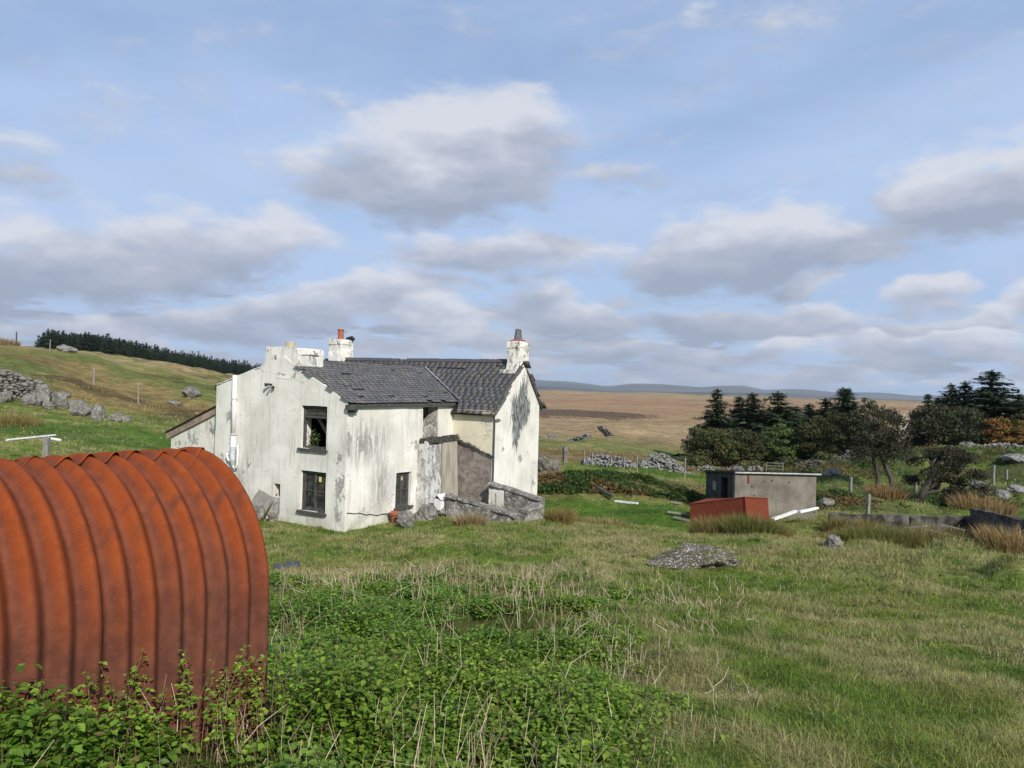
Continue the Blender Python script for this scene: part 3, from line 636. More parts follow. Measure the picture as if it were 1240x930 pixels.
# the main deck must not fill the wing: it only shows right of the valley and above it
km = lambda p: (p.x > .14 or p.x < -7.0 or zm(p.y) > zw(p.x)-.02) and not (p.x > 1.42 and abs(p.y-8.63) < .45)
o_ = slates('slate_slope', (-9.42, 6.07, zm(6.07)), (1, 0, 0), (0, 1, .883), 11.53, 3.42, km, miss=.006, tone=.85, w0=.30, ex=.205, lift0=.011, holes=((7.9, 2.75, .8, .09), (10.6, 2.2, .14, .1)), sag=.0); o_.parent = mroof
o_ = slates('slate_slope', (2.1, 10.45, 4.22), (-1, 0, 0), (0, -1, 1.14), 11.5, 2.75, lambda p: True, w0=.36, ex=.235); o_.parent = mroof
bm = bmesh.new()
xx = -9.3
while xx < 1.45:
    if not (-4.9 < xx < -4.35) :
        M = Matrix.Translation((xx, 8.63, 6.325+rnd.gauss(0, .008)))
        prism(bm, [M @ Vector(p) for p in ((0,-.15,-.10),(.44,-.15,-.10),(.44,.15,-.10),(0,.15,-.10))], [M @ Vector(p) for p in ((0,-.035,.05),(.44,-.035,.05),(.44,.035,.05),(0,.035,.05))])
    xx += .455
obj('ridge_tiles', bm, m_slate, mroof)
me = bpy.data.objects['ridge_tiles'].data; a = me.color_attributes.new('Col', 'FLOAT_COLOR', 'POINT'); a.data.foreach_set('color', np.tile([.075, .075, .08, 1], len(me.vertices)).astype(np.float32))
# valley flashing and bits of gutter
bm = bmesh.new()
def vp(x): return Vector((x, 6.33+(zw(x)-4.27)/.883, zw(x)+.05))
A, B = vp(-2.9), vp(.10); Cc = Vector((.42, 6.02, 4.10)); side = Vector((.45, -.55, .02)).normalized()*.15
prism(bm, [A-side, A+side, B+side, B-side], [A-side+Vector((0,0,.03)), A+side*.6+Vector((0,0,.05)), B+side+Vector((0,0,.05)), B-side+Vector((0,0,.03))])
prism(bm, [B-side*1.6+Vector((0,0,.02)), B+side*1.6+Vector((0,0,.02)), Cc+side*1.5, Cc-side*1.8], [B-side*1.6+Vector((0,0,.05)), B+side*1.6+Vector((0,0,.05)), Cc+side*1.5+Vector((0,0,.03)), Cc-side*1.8+Vector((0,0,.03))])
roughen(bm, .015, 3, .3); obj('valley_flashing', bm, m_lead, house)
bm = bmesh.new(); box(bm, .03, .15, .0, 4.6, 4.36, 4.46); box(bm, .02, .16, 4.6, 6.25, 4.33, 4.45); roughen(bm, .015, 1.2, .4); obj('eaves_board', bm, m_wood, house)
bm = bmesh.new(); box(bm, .02, .30, -.13, .10, 4.27, 4.42); box(bm, .05, .16, -.02, .35, 4.16, 4.30); roughen(bm, .03, 4, .1); obj('rotten_eaves_end', bm, m_wood, house)
bm = bmesh.new(); box(bm, .3, 1.98, 6.20, 6.30, 4.13, 4.2); box(bm, 1.6, 2.12, 6.08, 6.31, 4.02, 4.14); roughen(bm, .02, 2, .3); obj('gutter_board', bm, m_buff, house)
bm = bmesh.new(); box(bm, 2.01, 2.07, 6.05, 8.3, 4.02, 4.10)
for v in bm.verts: v.co.z += (v.co.y-6.05)*.883
n0 = len(bm.verts); box(bm, 2.01, 2.07, 8.95, 10.42, 0, .09)
bm.verts.ensure_lookup_table()
for v in bm.verts[n0:]: v.co.z += 6.30-.10-(v.co.y-8.63)*1.14
obj('verge_board', bm, m_wood, house)
# downpipe at the corner of the end gable
bm = bmesh.new(); tube(bm, [(2.03, 6.26, 4.0), (2.06, 6.30, 3.8), (2.06, 6.30, .9)], .035, 8); tube(bm, [(2.05, 6.3, 3.8), (2.12, 6.5, 3.85), (2.05, 6.75, 3.8)], .03, 6); obj('drainpipe', bm, m_wood, house)

# chimneys
def chimney(name, x0, x1, y0, y1, z0, z1, cap=.12, mtl=None, label=None, round_=.0):
    bm = bmesh.new(); box(bm, x0, x1, y0, y1, z0, z1-.26); box(bm, x0-.025, x1+.025, y0-.025, y1+.025, z1-.258, z1)
    roughen(bm, .055, 2.9, .16); o = obj(name, bm, mtl or m_chim, house)
    if label: o['label'] = label
    return o
bm = bmesh.new(); box(bm, -4.05, -2.50, -.002, 1.25, 5.25, 6.43); box(bm, -2.496, -2.44, -.01, 1.28, 6.14, 6.33); box(bm, -2.496, -2.455, -.01, .20, 5.60, 6.138); box(bm, -2.496, -2.455, 1.06, 1.27, 5.60, 6.138)
for v in bm.verts:
    if v.co.z < 5.3 and v.co.x < -4: v.co.x -= .12
    if v.co.z > 6.4 and v.co.x > -2.6: v.co.z -= .06
roughen(bm, .03, 2.0, .25); ch1 = obj('chimney', bm, m_chim, house); ch1['label'] = 'broad whitewashed stack on the near gable with a stub pot'
bm = bmesh.new(); box(bm, -2.50+.006, -2.486, .22, 1.02, 5.62, 6.16); roughen(bm, .006, 5, .2); obj('rendered_panel', bm, m_pier, ch1)
bm = bmesh.new(); box(bm, -2.62, -2.30, -.02, 1.42, 5.58, 5.68)
for v in bm.verts: v.co.z -= (v.co.x+2.62)*.46
roughen(bm, .02, 4, .2); obj('mortar_fillet', bm, m_whitewood, ch1)
bm = bmesh.new(); tube(bm, [(-3.30, .45, 6.42), (-3.30, .45, 6.60), (-3.30, .45, 6.62)], [.17, .18, .12], 14); roughen(bm, .01, 9); obj('chimney_pot', bm, m_buff, ch1)
ch2 = chimney('chimney', -8.9, -8.12, 8.15, 9.05, 5.6, 7.28, label='narrow whitewashed stack with an orange clay pot and fallen cowl')
bm = bmesh.new(); tube(bm, [(-8.40, 8.45, 7.27), (-8.40, 8.45, 7.70), (-8.40, 8.45, 7.72), (-8.40, 8.45, 7.79)], [.15, .135, .165, .165], 14); obj('chimney_pot', bm, m_terra, ch2)
bm = bmesh.new(); tube(bm, [(-8.30, 8.75, 7.30), (-8.05, 8.9, 7.37), (-7.95, 8.95, 7.30)], [.10, .12, .06], 8); roughen(bm, .03, 6); obj('fallen_cowl', bm, m_black, ch2)
ch3 = chimney('chimney', 1.44, 2.01, 8.18, 9.06, 5.6, 7.12, label='crumbling whitewashed stack on the far gable with a sooty tapered pot')
bm = bmesh.new(); tube(bm, [(1.72, 8.62, 7.12), (1.72, 8.62, 7.2), (1.72, 8.62, 7.68)], [.20, .19, .125], 14); obj('chimney_pot', bm, m_potgrey, ch3)
bm = bmesh.new()
for k in range(7):
    a = k*.9; box(bm, 1.72+.26*math.cos(a)-.06, 1.72+.26*math.cos(a)+.06, 8.62+.26*math.sin(a)-.05, 8.62+.26*math.sin(a)+.05, 7.09, 7.09+rnd.uniform(.06, .14))
roughen(bm, .02, 6); obj('brick_collar', bm, m_terra, ch3)
bm = bmesh.new(); box(bm, 1.22, 1.44, 8.0, 8.7, 5.72, 5.92); box(bm, 1.3, 2.0, 7.98, 8.18, 5.68, 5.90); roughen(bm, .05, 4, .15); obj('mortar_fillet', bm, m_chim, ch3)

# windows
def bar(bm, axis, a0, a1, z0, z1, c0, c1):
    if axis == 'x': box(bm, a0, a1, c0, c1, z0, z1)
    else: box(bm, -c1, -c0, a0, a1, z0, z1)
def window(o, axis, label, transom=None, mullion=True, rows=2, missing=False):
    a0, a1, z0, z1 = o; a0 += .01; a1 -= .01; z0 += .01; z1 -= .01; bm = bmesh.new(); t = .075; d0, d1 = .10, .20
    bar(bm, axis, a0, a0+t, z0, z1, d0, d1); bar(bm, axis, a1-t, a1, z0, z1, d0, d1); bar(bm, axis, a0+t, a1-t, z0, z0+t, d0, d1); bar(bm, axis, a0+t, a1-t, z1-t, z1, d0, d1)
    fr = obj('window', bm, m_wood, house); fr['label'] = label
    ia0, ia1, iz0, iz1 = a0+t, a1-t, z0+t, z1-t
    bm = bmesh.new()
    if transom:
        bar(bm, axis, ia0, ia1, transom-.04, transom+.04, d0-.015, d1); s = .035
        bar(bm, axis, ia0+.03, ia1-.03, transom+.07, transom+.11, d0+.02, d1-.02); bar(bm, axis, ia0+.03, ia1-.03, iz1-.07, iz1-.03, d0+.02, d1-.02)
        bar(bm, axis, ia0+.03, ia0+.07, transom+.11, iz1-.07, d0+.02, d1-.02); bar(bm, axis, ia1-.07, ia1-.03, transom+.11, iz1-.07, d0+.02, d1-.02)
    if mullion:
        mdl = (ia0+ia1)/2
        for (q0, q1) in ((ia0, mdl), (mdl, ia1)):
            bar(bm, axis, q0+.004, q0+.050, iz0+.004, iz1-.004, d0+.012, d1-.02); bar(bm, axis, q1-.050, q1-.004, iz0+.004, iz1-.004, d0+.012, d1-.02)
            for k in range(rows+1):
                zz = iz0+(iz1-iz0)*k/rows; lo_, hi_ = (zz+.003, zz+.045) if k == 0 else ((zz-.045, zz-.003) if k == rows else (zz-.018, zz+.018))
                bar(bm, axis, q0+.052, q1-.052, lo_, hi_, d0+.018, d1-.03)
    obj('sash', bm, m_wood, fr)
    bm = bmesh.new(); gz0 = transom if (missing and transom) else iz0
    bar(bm, axis, ia0, ia1, gz0, iz1, d0+.055, d0+.061); obj('pane', bm, m_glass, fr)
    bm = bmesh.new(); bar(bm, axis, a0-.09, a1+.09, z0-.09, z0-.004, -.09, .12); roughen(bm, .012, 3, .2); obj('sill', bm, m_wood, fr)
    return fr
window(WU, 'x', 'upper gable window with a top light and its lower sash gone', transom=3.93, mullion=False, missing=True)
w_ = window(WL, 'x', 'lower gable window of four dusty panes')
bm = bmesh.new(); box(bm, -1.32, -1.20, .094, .098, 1.66, 1.84); obj('yellow_notice', bm, m_simple('yellow paper', (.62, .52, .14), (.7, .65, .4)), w_)
w_ = window(WS, 'y', 'narrow window of four panes in the side wall')
for zc_ in (1.55,):
    bm = bmesh.new(); box(bm, -.098, -.094, 3.12, 3.24, 1.52, 1.66); obj('paper_notice', bm, m_buff, w_)
# little vent opening with a board under it
bm = bmesh.new(); box(bm, -3.43, -3.14, .02, .06, 1.38, 1.44); box(bm, -3.50, -3.47, .0, .05, .95, 1.42); box(bm, -3.44, -3.13, .25, .30, .95, 1.40); obj('vent_frame', bm, m_wood, house)
bm = bmesh.new(); box(bm, -3.46, -3.10, -.03, -.002, .10, .93); roughen(bm, .01, 3, .2); obj('vent_board', bm, m_pier, house)
# vent pipe with clamps
bm = bmesh.new(); tube(bm, [(-5.62, -.10, 3.05), (-5.62, -.10, 5.32)], .082, 16); tube(bm, [(-5.62, -.10, 1.9), (-5.62, -.10, 3.02)], .088, 16); vp_ = obj('vent_pipe', bm, m_white, house, smooth=True)
bm = bmesh.new()
for zz in (4.4, 3.05): tube(bm, [(-5.62, -.10, zz), (-5.62, -.10, zz+.06)], .100, 16); obj('pipe_clamp', bm, m_lead, vp_); bm = bmesh.new()
box(bm, -5.70, -5.54, -.012, -.002, 3.2, 4.3) if False else None
tube(bm, [(-5.62, -.10, 2.10), (-5.62, -.10, 2.62)], .104, 16); obj('pipe_collar', bm, m_lead, vp_)
bm = bmesh.new(); tube(bm, [(-5.62, -.1, 1.95), (-5.50, -.12, 1.82), (-5.36, -.12, 1.85), (-5.32, -.12, 2.0), (-5.32, -.12, 2.62), (-5.38, -.08, 2.66)], .038, 10); tube(bm, [(-5.66, -.08, 2.0), (-5.86, -.1, 2.1), (-5.95, -.1, 2.25), (-5.90, -.08, 2.35)], .04, 10); obj('overflow_pipe', bm, m_white, vp_, smooth=True)
# twin outside lamps on the gable
bm = bmesh.new(); tube(bm, [(-3.72, -.004, 5.02), (-3.72, -.10, 5.03), (-3.86, -.20, 5.00)], [.03, .03, .07], 8); tube(bm, [(-3.66, -.004, 4.92), (-3.52, -.12, 4.92)], [.03, .06], 8); tube(bm, [(-3.70, -.01, 4.95), (-3.95, -.03, 4.62)], .014, 6)
obj('outside_lamp', bm, m_black, house)
# cable sagging along the foot of the side wall
bm = bmesh.new(); tube(bm, [(.03, .1+.2*k, .62+.10*math.cos(k*.35)-.01*k-.02*(k % 3)) for k in range(17)], .016, 6); tube(bm, [(.03, 3.3, .42), (.05, 2.9, .22), (.06, 2.5, .18), (.04, 2.2, .35)], .014, 6); obj('cable', bm, m_wood, house)
# lean-to
lean = empty('lean_to'); lean.parent = house
lp = lambda x: 4.10+(x+6.78)*.392
bm = bmesh.new(); wall(bm, 'x', -10.25, -6.80, .55, .4, lambda x: lp(x)-.05); wall(bm, 'y', .96, 6.3, -10.25, .4, lambda y: lp(-10.25)-.06); bm.verts.index_update(); o_ = finish_wall('wall', bm, m_lean, parent=lean)
bm = bmesh.new(); P0 = [(-10.5, .40, lp(-10.5)+.17), (-6.80, .40, lp(-6.80)+.17), (-6.80, 6.28, lp(-6.80)+.17), (-10.5, 6.28, lp(-10.5)+.17)]; prism(bm, P0, [(a_, b_, c_+.05) for a_, b_, c_ in P0]); roughen(bm, .012, 2, .5); obj('roof', bm, m_deck, lean)
bm = bmesh.new(); P0 = [(-10.45, .46, lp(-10.45)-.10), (-6.80, .46, lp(-6.80)-.10), (-6.80, .52, lp(-6.80)-.10), (-10.45, .52, lp(-10.45)-.10)]; prism(bm, P0, [(a_, b_, c_+.265) for a_, b_, c_ in P0]); roughen(bm, .012, 2, .5); obj('bargeboard', bm, m_brownwood, lean)
# remains of the porch against the side wall: a plastered rubble pier and a tall concrete slab
bm = bmesh.new(); box(bm, .005, .42, 3.98, 4.98, -.3, 2.82)
roughen(bm, .06, 1.8, .18)
for v in bm.verts:
    if v.co.z > 2.6: v.co.z += mnoise.noise(v.co*3)*.22
obj('rubble_pier', bm, m_pier, house)
bm = bmesh.new(); box(bm, .10, .34, 5.02, 6.12, -.3, 2.86)
for v in bm.verts: v.co.x += (2.9-v.co.z)*.07; v.co.y += v.co.z*.03
roughen(bm, .015, 1.5, .3); obj('concrete_slab', bm, m_conc, house)
bm = bmesh.new()
for k in range(60):
    y_ = rnd.uniform(4.0, 6.3); box(bm, .02+rnd.random()*.2, .2+rnd.random()*.2, y_, y_+rnd.uniform(.1, .25), 2.84+rnd.random()*.12, 3.0+rnd.random()*.12)
for k in range(26):
    x_ = .2+k*.072; z_ = 3.02-.34*x_; box(bm, x_, x_+.1, 6.26, 6.34, z_-.07+rnd.random()*.03, z_+rnd.random()*.05)
roughen(bm, .04, 5); obj('broken_coping', bm, m_darkwall, house)

# ------------------------------------------------------------------ yard walls in front of the end gable
def slab_wall(name, p0, p1, h0, h1, t, m, label, base=-.4, cat='wall', cope=True, rg=.035):
    p0 = Vector(p0); p1 = Vector(p1); d = p1-p0; L = math.hypot(d.x, d.y); a = math.atan2(d.y, d.x)
    zb = min(p0.z, p1.z)
    rg = rg; e = empty(name, (p0.x, p0.y, zb), a); bm = bmesh.new(); n = max(2, int(L/.5))
    for i in range(n):
        s0, s1 = L*i/n, L*(i+1)/n; b0 = p0.z+d.z*i/n-zb; b1 = p0.z+d.z*(i+1)/n-zb; H0 = b0+h0+(h1-h0)*i/n; H1 = b1+h0+(h1-h0)*(i+1)/n
        prism(bm, [(s0, -t/2, base), (s1, -t/2, base), (s1, t/2, base), (s0, t/2, base)], [(s0, -t/2, H0), (s1, -t/2, H1), (s1, t/2, H1), (s0, t/2, H0)])
    bmesh.ops.remove_doubles(bm, verts=bm.verts, dist=1e-4); roughen(bm, rg, 2.1, .22); obj('wall_body', bm, m, e)
    if cope:
        bm = bmesh.new()
        for i in range(n):
            s0, s1 = L*i/n+.004, L*(i+1)/n-.004; H0 = p0.z+d.z*i/n-zb+h0+(h1-h0)*i/n; H1 = p0.z+d.z*(i+1)/n-zb+h0+(h1-h0)*(i+1)/n; dy = rnd.gauss(0, .015)
            prism(bm, [(s0, -t/2-.05+dy, H0+.02), (s1, -t/2-.05+dy, H1+.02), (s1, t/2+.05+dy, H1+.02), (s0, t/2+.05+dy, H0+.02)], [(s0, -t/2-.03+dy, H0+.11), (s1, -t/2-.03+dy, H1+.11), (s1, t/2+.03+dy, H1+.11), (s0, t/2+.03+dy, H0+.11)])
        roughen(bm, .02 if rg < .05 else .055, 2.3, .2); obj('coping', bm, m, e)
    tag(e, label, cat); return e
zy = -5.05
e = slab_wall('yard_wall', hw(.5, 4.35)*1.0 if False else (hw(1.3, 4.30).x, hw(1.3, 4.30).y, zy), (hw(4.35, 4.38).x, hw(4.35, 4.38).y, zy-.05), .66, .26, .34, m_yard, 'low mossy yard wall nearest the grass, below the grey house wall', rg=.085)
e = slab_wall('yard_wall', (hw(2.12, 6.05).x, hw(2.12, 6.05).y, zy), (hw(4.55, 5.9).x, hw(4.55, 5.9).y, zy), 1.02, .62, .28, m_yard, 'taller yard wall with a white patch, running from the end gable')
bm = bmesh.new(); box(bm, .05, .75, -.19, -.165, -.05, .86); roughen(bm, .008, 6, .15); obj('whitewashed_patch', bm, m_chim, e)
slab_wall('yard_wall', (hw(4.38, 4.58).x, hw(4.38, 4.58).y, zy), (hw(4.56, 5.72).x, hw(4.56, 5.72).y, zy), .34, .50, .34, m_yard, 'short lichened end wall closing the small yard', rg=.08)

# ------------------------------------------------------------------ rocks
def rock_bm(size, seed, sub=3, rough_=.28, flat=.0):
    bm = bmesh.new(); bmesh.ops.create_icosphere(bm, subdivisions=sub, radius=1)
    rr = random.Random(seed); o = Vector((rr.random()*50, rr.random()*50, rr.random()*50)); pl = [(Vector((rr.gauss(0,1), rr.gauss(0,1), rr.gauss(0,.7))).normalized(), rr.uniform(.55, .85)) for _ in range(9)]
    for v in bm.verts:
        p = v.co.normalized(); r = 1.0
        for n_, d_ in pl:
            k = p.dot(n_)
            if k > 0: r = min(r, d_/k)
        r *= 1+rough_*(mnoise.fractal(p*2.3+o, 1, 2, 4))*.8
        v.co = Vector((p.x*r*size[0], p.y*r*size[1], p.z*r*size[2]))
    return bm
def rock(name, loc, size, seed, label, m=m_rock, rz=0, group=None, sink=.25, sub=3, cat='rock', tilt=0):
    o = obj(name, rock_bm(size, seed, sub), m); o.location = (loc[0], loc[1], loc[2]+size[2]*(1-2*sink)); o.rotation_euler = (tilt, 0, rz); tag(o, label, cat, group); return o
def merge_rocks(name, items, m, label, cat, group=None, seed=0):
    """a built wall or heap: stones fitted together as one mesh; items: (x,y,z,sx,sy,sz,rz)"""
    bm0 = [rock_bm((1, 1, 1), seed*77+k, 1, .3) for k in range(10)]
    P = []
    for b in bm0:
        b.verts.index_update(); P.append((np.array([tuple(v.co) for v in b.verts]), np.array([[v.index for v in f.verts] for f in b.faces]))); b.free()
    V = []; Fq = []; n = 0; rs = random.Random(seed); o0 = items[0]
    for it in items:
        v, f = P[rs.randrange(10)]; c, s = math.cos(it[6]), math.sin(it[6]); w = v*np.array(it[3:6]); t = rs.uniform(-.35, .35); w2 = np.stack([w[:, 0]*math.cos(t)-w[:, 2]*math.sin(t), w[:, 1], w[:, 0]*math.sin(t)+w[:, 2]*math.cos(t)], 1)
        w = np.stack([w2[:, 0]*c-w2[:, 1]*s, w2[:, 0]*s+w2[:, 1]*c, w2[:, 2]], 1)+np.array([it[0]-o0[0], it[1]-o0[1], it[2]-o0[2]])
        V.append(w); Fq.append(f+n); n += len(w)
    o = npmesh(name, np.concatenate(V), [np.concatenate(Fq)], m, loc=tuple(o0[:3])); return tag(o, label, cat, group)
rs = random.Random(11)
G = ground(846, 690, 12, 40)
rock('boulder', (G.x, G.y+.45, G.z), (1.05, .62, .30), 6, 'big flat crusty boulder sitting in the grass before the red tank', m_rock2, rz=.25, sink=.26, sub=5)
G = ground(1008, 664, 12, 40); rock('boulder', G, (.30, .24, .24), 7, 'small pale boulder in the grass to the right of the red tank', m_rock, sink=.2, sub=4)
for k, (x_, y_, s_, lb) in enumerate([(.85, 2.2, .42, 'rounded grey boulder beside the terracotta pot at the house corner'), (.95, 3.3, .50, 'largest grey block at the foot of the rubble pier'), (.85, 3.75, .36, 'squat grey block in front of the concrete slab'), (1.35, 1.6, .34, 'white-blotched stone nearest the grass below the side window')]):
    p = hw(x_, y_); rock('boulder', (p.x, p.y, hz(p.x, p.y)), (s_, s_*.8, s_*.8), 20+k, lb, m_rock, rz=k, sink=.22, sub=4)
p = hw(.34, 2.35); bm = bmesh.new(); tube(bm, [(0, 0, 0), (0, 0, .34), (0, 0, .35), (0, 0, .42)], [.15, .20, .24, .24], 14); o_ = obj('flower_pot', bm, m_terra, loc=(p.x, p.y, hz(p.x, p.y)-.02)); tag(o_, 'terracotta plant pot standing against the side wall of the house', 'pot')
# little white box with a pointed top
p = hw(.98, 4.25); e = empty('bird_box', (p.x, p.y, hz(p.x, p.y)+.30), HRZ-.1); bm = bmesh.new(); prism(bm, [(-.17, -.2, 0), (.17, -.2, 0), (.17, .2, 0), (-.17, .2, 0)], [(-.17, -.2, .42), (.17, -.2, .42), (.17, .2, .42), (-.17, .2, .42)]); obj('box_body', bm, m_white, e)
bm = bmesh.new(); prism(bm, [(-.22, -.24, .40), (0, -.24, .56), (0, .24, .56), (-.22, .24, .40)], [(-.22, -.24, .43), (0, -.24, .60), (0, .24, .60), (-.22, .24, .43)]); prism(bm, [(.003, -.24, .56), (.22, -.24, .40), (.22, .24, .40), (.003, .24, .56)], [(.003, -.24, .60), (.22, -.24, .43), (.22, .24, .43), (.003, .24, .60)]); obj('box_roof', bm, m_whitewood, e)
tag(e, 'small white gabled box resting on the stones by the concrete slab', 'box')
bm = bmesh.new(); box(bm, -.5, .5, -.08, .08, 0, .40); o_ = None; bm.free()
# plinth of rubble under the white box
p = hw(.98, 4.30); rock('boulder', (p.x, p.y, hz(p.x, p.y)), (.40, .34, .26), 61, 'mossy stone carrying the small white gabled box', m_rock, sink=.15, sub=4)
# leaning slab and stones at the gable foot
p = hw(-3.85, -.45); bm = bmesh.new(); box(bm, -.42, .42, -.03, .03, 0, .85); roughen(bm, .012, 3, .2); o_ = obj('timber_board', bm, m_greywood, loc=(p.x, p.y, hz(p.x, p.y)+.30)); o_.rotation_euler = (R(-38), R(8), HRZ+.1); tag(o_, 'grey timber board leaning on stones at the foot of the gable', 'board')
for k, (x_, y_, s_, lb) in enumerate([(-4.25, -.7, .42, 'mossy stone left of the leaning board at the gable foot'), (-3.55, -.75, .44, 'pale blotched stone right under the leaning board'), (-3.0, -.45, .26, 'small stone beside the leaning board on the window side')]):
    p = hw(x_, y_); rock('boulder', (p.x, p.y, hz(p.x, p.y)), (s_, s_*.8, s_*.85), 40+k, lb, m_rock2 if k == 0 else m_rock, rz=k, sub=4)

# ------------------------------------------------------------------ corrugated iron shelter
def shelter():
    u = Vector((.59, .81, 0)).normalized(); vdir = Vector((u.y, -u.x, 0))
    P = Vector((-2.27, 5.2, -.565)); Rr = .86
    e = empty('corrugated_shelter', (P.x, P.y, 0), math.atan2(vdir.y, vdir.x))     # local x: towards the near side, local y: along the ridge away
    gz = -2.2; e.location.z = gz; zc = P.z-Rr-gz                                        # centre height of the arch
    pitch = .150; amp = .031
    def pt(s, a, off):   # s along ridge (<=0 towards the camera), a = arc parameter in metres from near foot
        rr = Rr+off
        if a < zc: return (rr, s, a)
        t = (a-zc)/Rr
        if t < math.pi: return (rr*math.cos(t), s, zc+rr*math.sin(t))
        return (-rr, s, zc-(t-math.pi)*Rr)
    La = zc*2+math.pi*Rr; mid = La/2
    def sheet(s0, s1, a0, a1, lift, seed, jag=0.0, dent=.006):
        ns = int((s1-s0)/pitch*14)+1; na = 54; V = []
        for j in range(na+1):
            for i in range(ns+1):
                s = s0+(s1-s0)*i/ns; f = j/na
                aa1 = a1+jag*(mnoise.noise(Vector((s*5, seed, 0)))); aa = a0+(aa1-a0)*f
                bend = mnoise.noise(Vector((s*1.3+seed, aa*1.1, 2)))*dent*2.2+mnoise.noise(Vector((s*7, aa*3, seed)))*dent*.5
                edge = lift+((.010 if a1 < a0 else .010)*math.exp(-((aa1-aa)/.05)**2)*(1+mnoise.noise(Vector((s*9, 1, seed)))) if jag else 0)
                V.append(pt(s, aa, edge+bend+amp*math.cos(2*math.pi*s/pitch)))
        V = np.array(V); m = ns+1; i = np.arange(ns)[None, :]; j = np.arange(na)[:, None]
        q = np.stack([j*m+i, j*m+i+1, (j+1)*m+i+1, (j+1)*m+i], -1).reshape(-1, 4)
        # give the sheet its thickness
        n = len(V); C = np.array([0, 0, zc]); d = V-C; d[:, 1] = 0; d[:, 2] = np.where(V[:, 2] < zc, 0, d[:, 2]); d /= np.linalg.norm(d, axis=1)[:, None]; V2 = V-d*.0025
        q2 = q[:, ::-1]+n
        rim = []
        B = [k for k in range(m)]+[r*m+ns for r in range(1, na+1)]+[na*m+k for k in range(ns-1, -1, -1)]+[r*m for r in range(na-1, 0, -1)]
        for a_, b_ in zip(B, B[1:]+B[:1]): rim.append((a_, a_+n, b_+n, b_))
        o = npmesh('corrugated_sheet', np.concatenate([V, V2]), [q, q2, np.array(rim)], m_rust, smooth=True, parent=e)
        return o
    w = pitch*7
    over = pitch*1.0
    s = 0.03; k = 0
    while s > -3.3:
        s0 = s-w-.35*pitch
        sheet(s0, s, -.25, mid+.17, (.007 if k % 2 else 0), 3+k*5, jag=0, dent=.007)
        sheet(s0, s, La+.25, mid-.08, .006+(.005 if k % 2 else 0), 50+k*3, jag=.13, dent=.009)
        s -= w; k += 1
    # heavier flashing of rusty scraps along the crown lap
    bm = bmesh.new(); rr_ = random.Random(9)
    for j in range(7):
        yy = -rr_.uniform(.02, 3.0); t0 = math.pi/2+.20+rr_.gauss(0, .03); r0 = Rr+amp+.024
        pts = []
        L_ = rr_.uniform(.05, .12)
        prism(bm, [(r0*math.cos(t0), yy, zc+r0*math.sin(t0)), (r0*math.cos(t0), yy+L_, zc+r0*math.sin(t0)), (r0*math.cos(t0+.07), yy+L_*.8, zc+r0*math.sin(t0+.07)), (r0*math.cos(t0+.07), yy+.01, zc+r0*math.sin(t0+.07))],
              [(r0*math.cos(t0), yy, zc+r0*math.sin(t0)+.004), (r0*math.cos(t0), yy+L_, zc+r0*math.sin(t0)+.004), (r0*math.cos(t0+.07), yy+L_*.8, zc+r0*math.sin(t0+.07)+.022), (r0*math.cos(t0+.07), yy+.01, zc+r0*math.sin(t0+.07)+.014)])
    bm.free()
    tag(e, 'arched shelter of rusty orange corrugated iron standing in the brambles', 'shelter')
    return e
shelter()

# ------------------------------------------------------------------ concrete shed, red tank, planks
def local(e, x, y): 
    c, s = math.cos(e.rotation_euler[2]), math.sin(e.rotation_euler[2]); return e.location.x+x*c-y*s, e.location.y+x*s+y*c
S0 = at(889, 627, 29.6); S0.z = -5.25; a_ = R(4)
shed = empty('concrete_shed', S0, a_); sh = lambda x, y: 1.92-.115*y
m_shed = m_simple('stained blockwork', (.26, .235, .19), (.40, .365, .305), 2.0, .9, .7, .02, 9)
def shed_mat():
    m, g, b = mat('stained blockwork wall'); v = objc(g); z = g.sep(v)[2]
    c = g.mix(g.step(g.noise(v, 1.2, 6, .6), .35, .65), (.135, .122, .100), (.235, .212, .175)); c = g.mix(g.m('MULTIPLY', g.step(g.noise(g.scalev(v, 3, 3, .4), 1.6, 5), .55, .72), .6), c, (.15, .135, .11))
    w = g.n('ShaderNodeTexVoronoi'); g.put(w.inputs['Vector'], v); w.inputs['Scale'].default_value = 3.0; w.inputs['Randomness'].default_value = 1
    c = g.mix(g.step(g.m('ADD', w.outputs['Distance'], g.m('MULTIPLY', g.noise(v, 9, 4), .12)), .21, .16), c, (.030, .027, .025)); c = g.mix(g.m('MULTIPLY', g.step(g.noise(v, 7, 6, .7), .58, .66), .6), c, (.10, .09, .075))
    c = g.mix(g.m('MULTIPLY', g.step(z, .5, 0), .5), c, (.13, .125, .08))
    g.put(b.inputs['Base Color'], c); b.inputs['Roughness'].default_value = .95; bump(g, b, g.noise(v, 9, 7, .65), .7, .02); return m
m_shedw = shed_mat()
bm = bmesh.new(); wall(bm, 'x', 0, 3.45, 0, .2, lambda x: 1.85, z0=-.4); bm.verts.index_update(); finish_wall('front_wall', bm, m_shedw, parent=shed, amp=.012)
m_shed_shade = m_simple('blockwork in painted shade', (.018, .022, .024), (.045, .052, .055), 2.5, .8, .6, .02, 7)  # side and back walls toned near black, shade put into the colour
bm = bmesh.new(); wall(bm, 'y', .2, 3.3, 0.0, .2, lambda y: sh(0, y)-.08, [(.85, 1.55, -.4, 1.52)], z0=-.4); 
bm.verts.index_update(); finish_wall('side_wall', bm, m_shed_shade, parent=shed, amp=.012); bm = bmesh.new(); wall(bm, 'y', .2, 3.3, 3.45, -.2, lambda y: sh(0, y)-.08, z0=-.4)
bm.verts.index_update(); finish_wall('side_wall', bm, m_shed_shade, parent=shed, amp=.012)
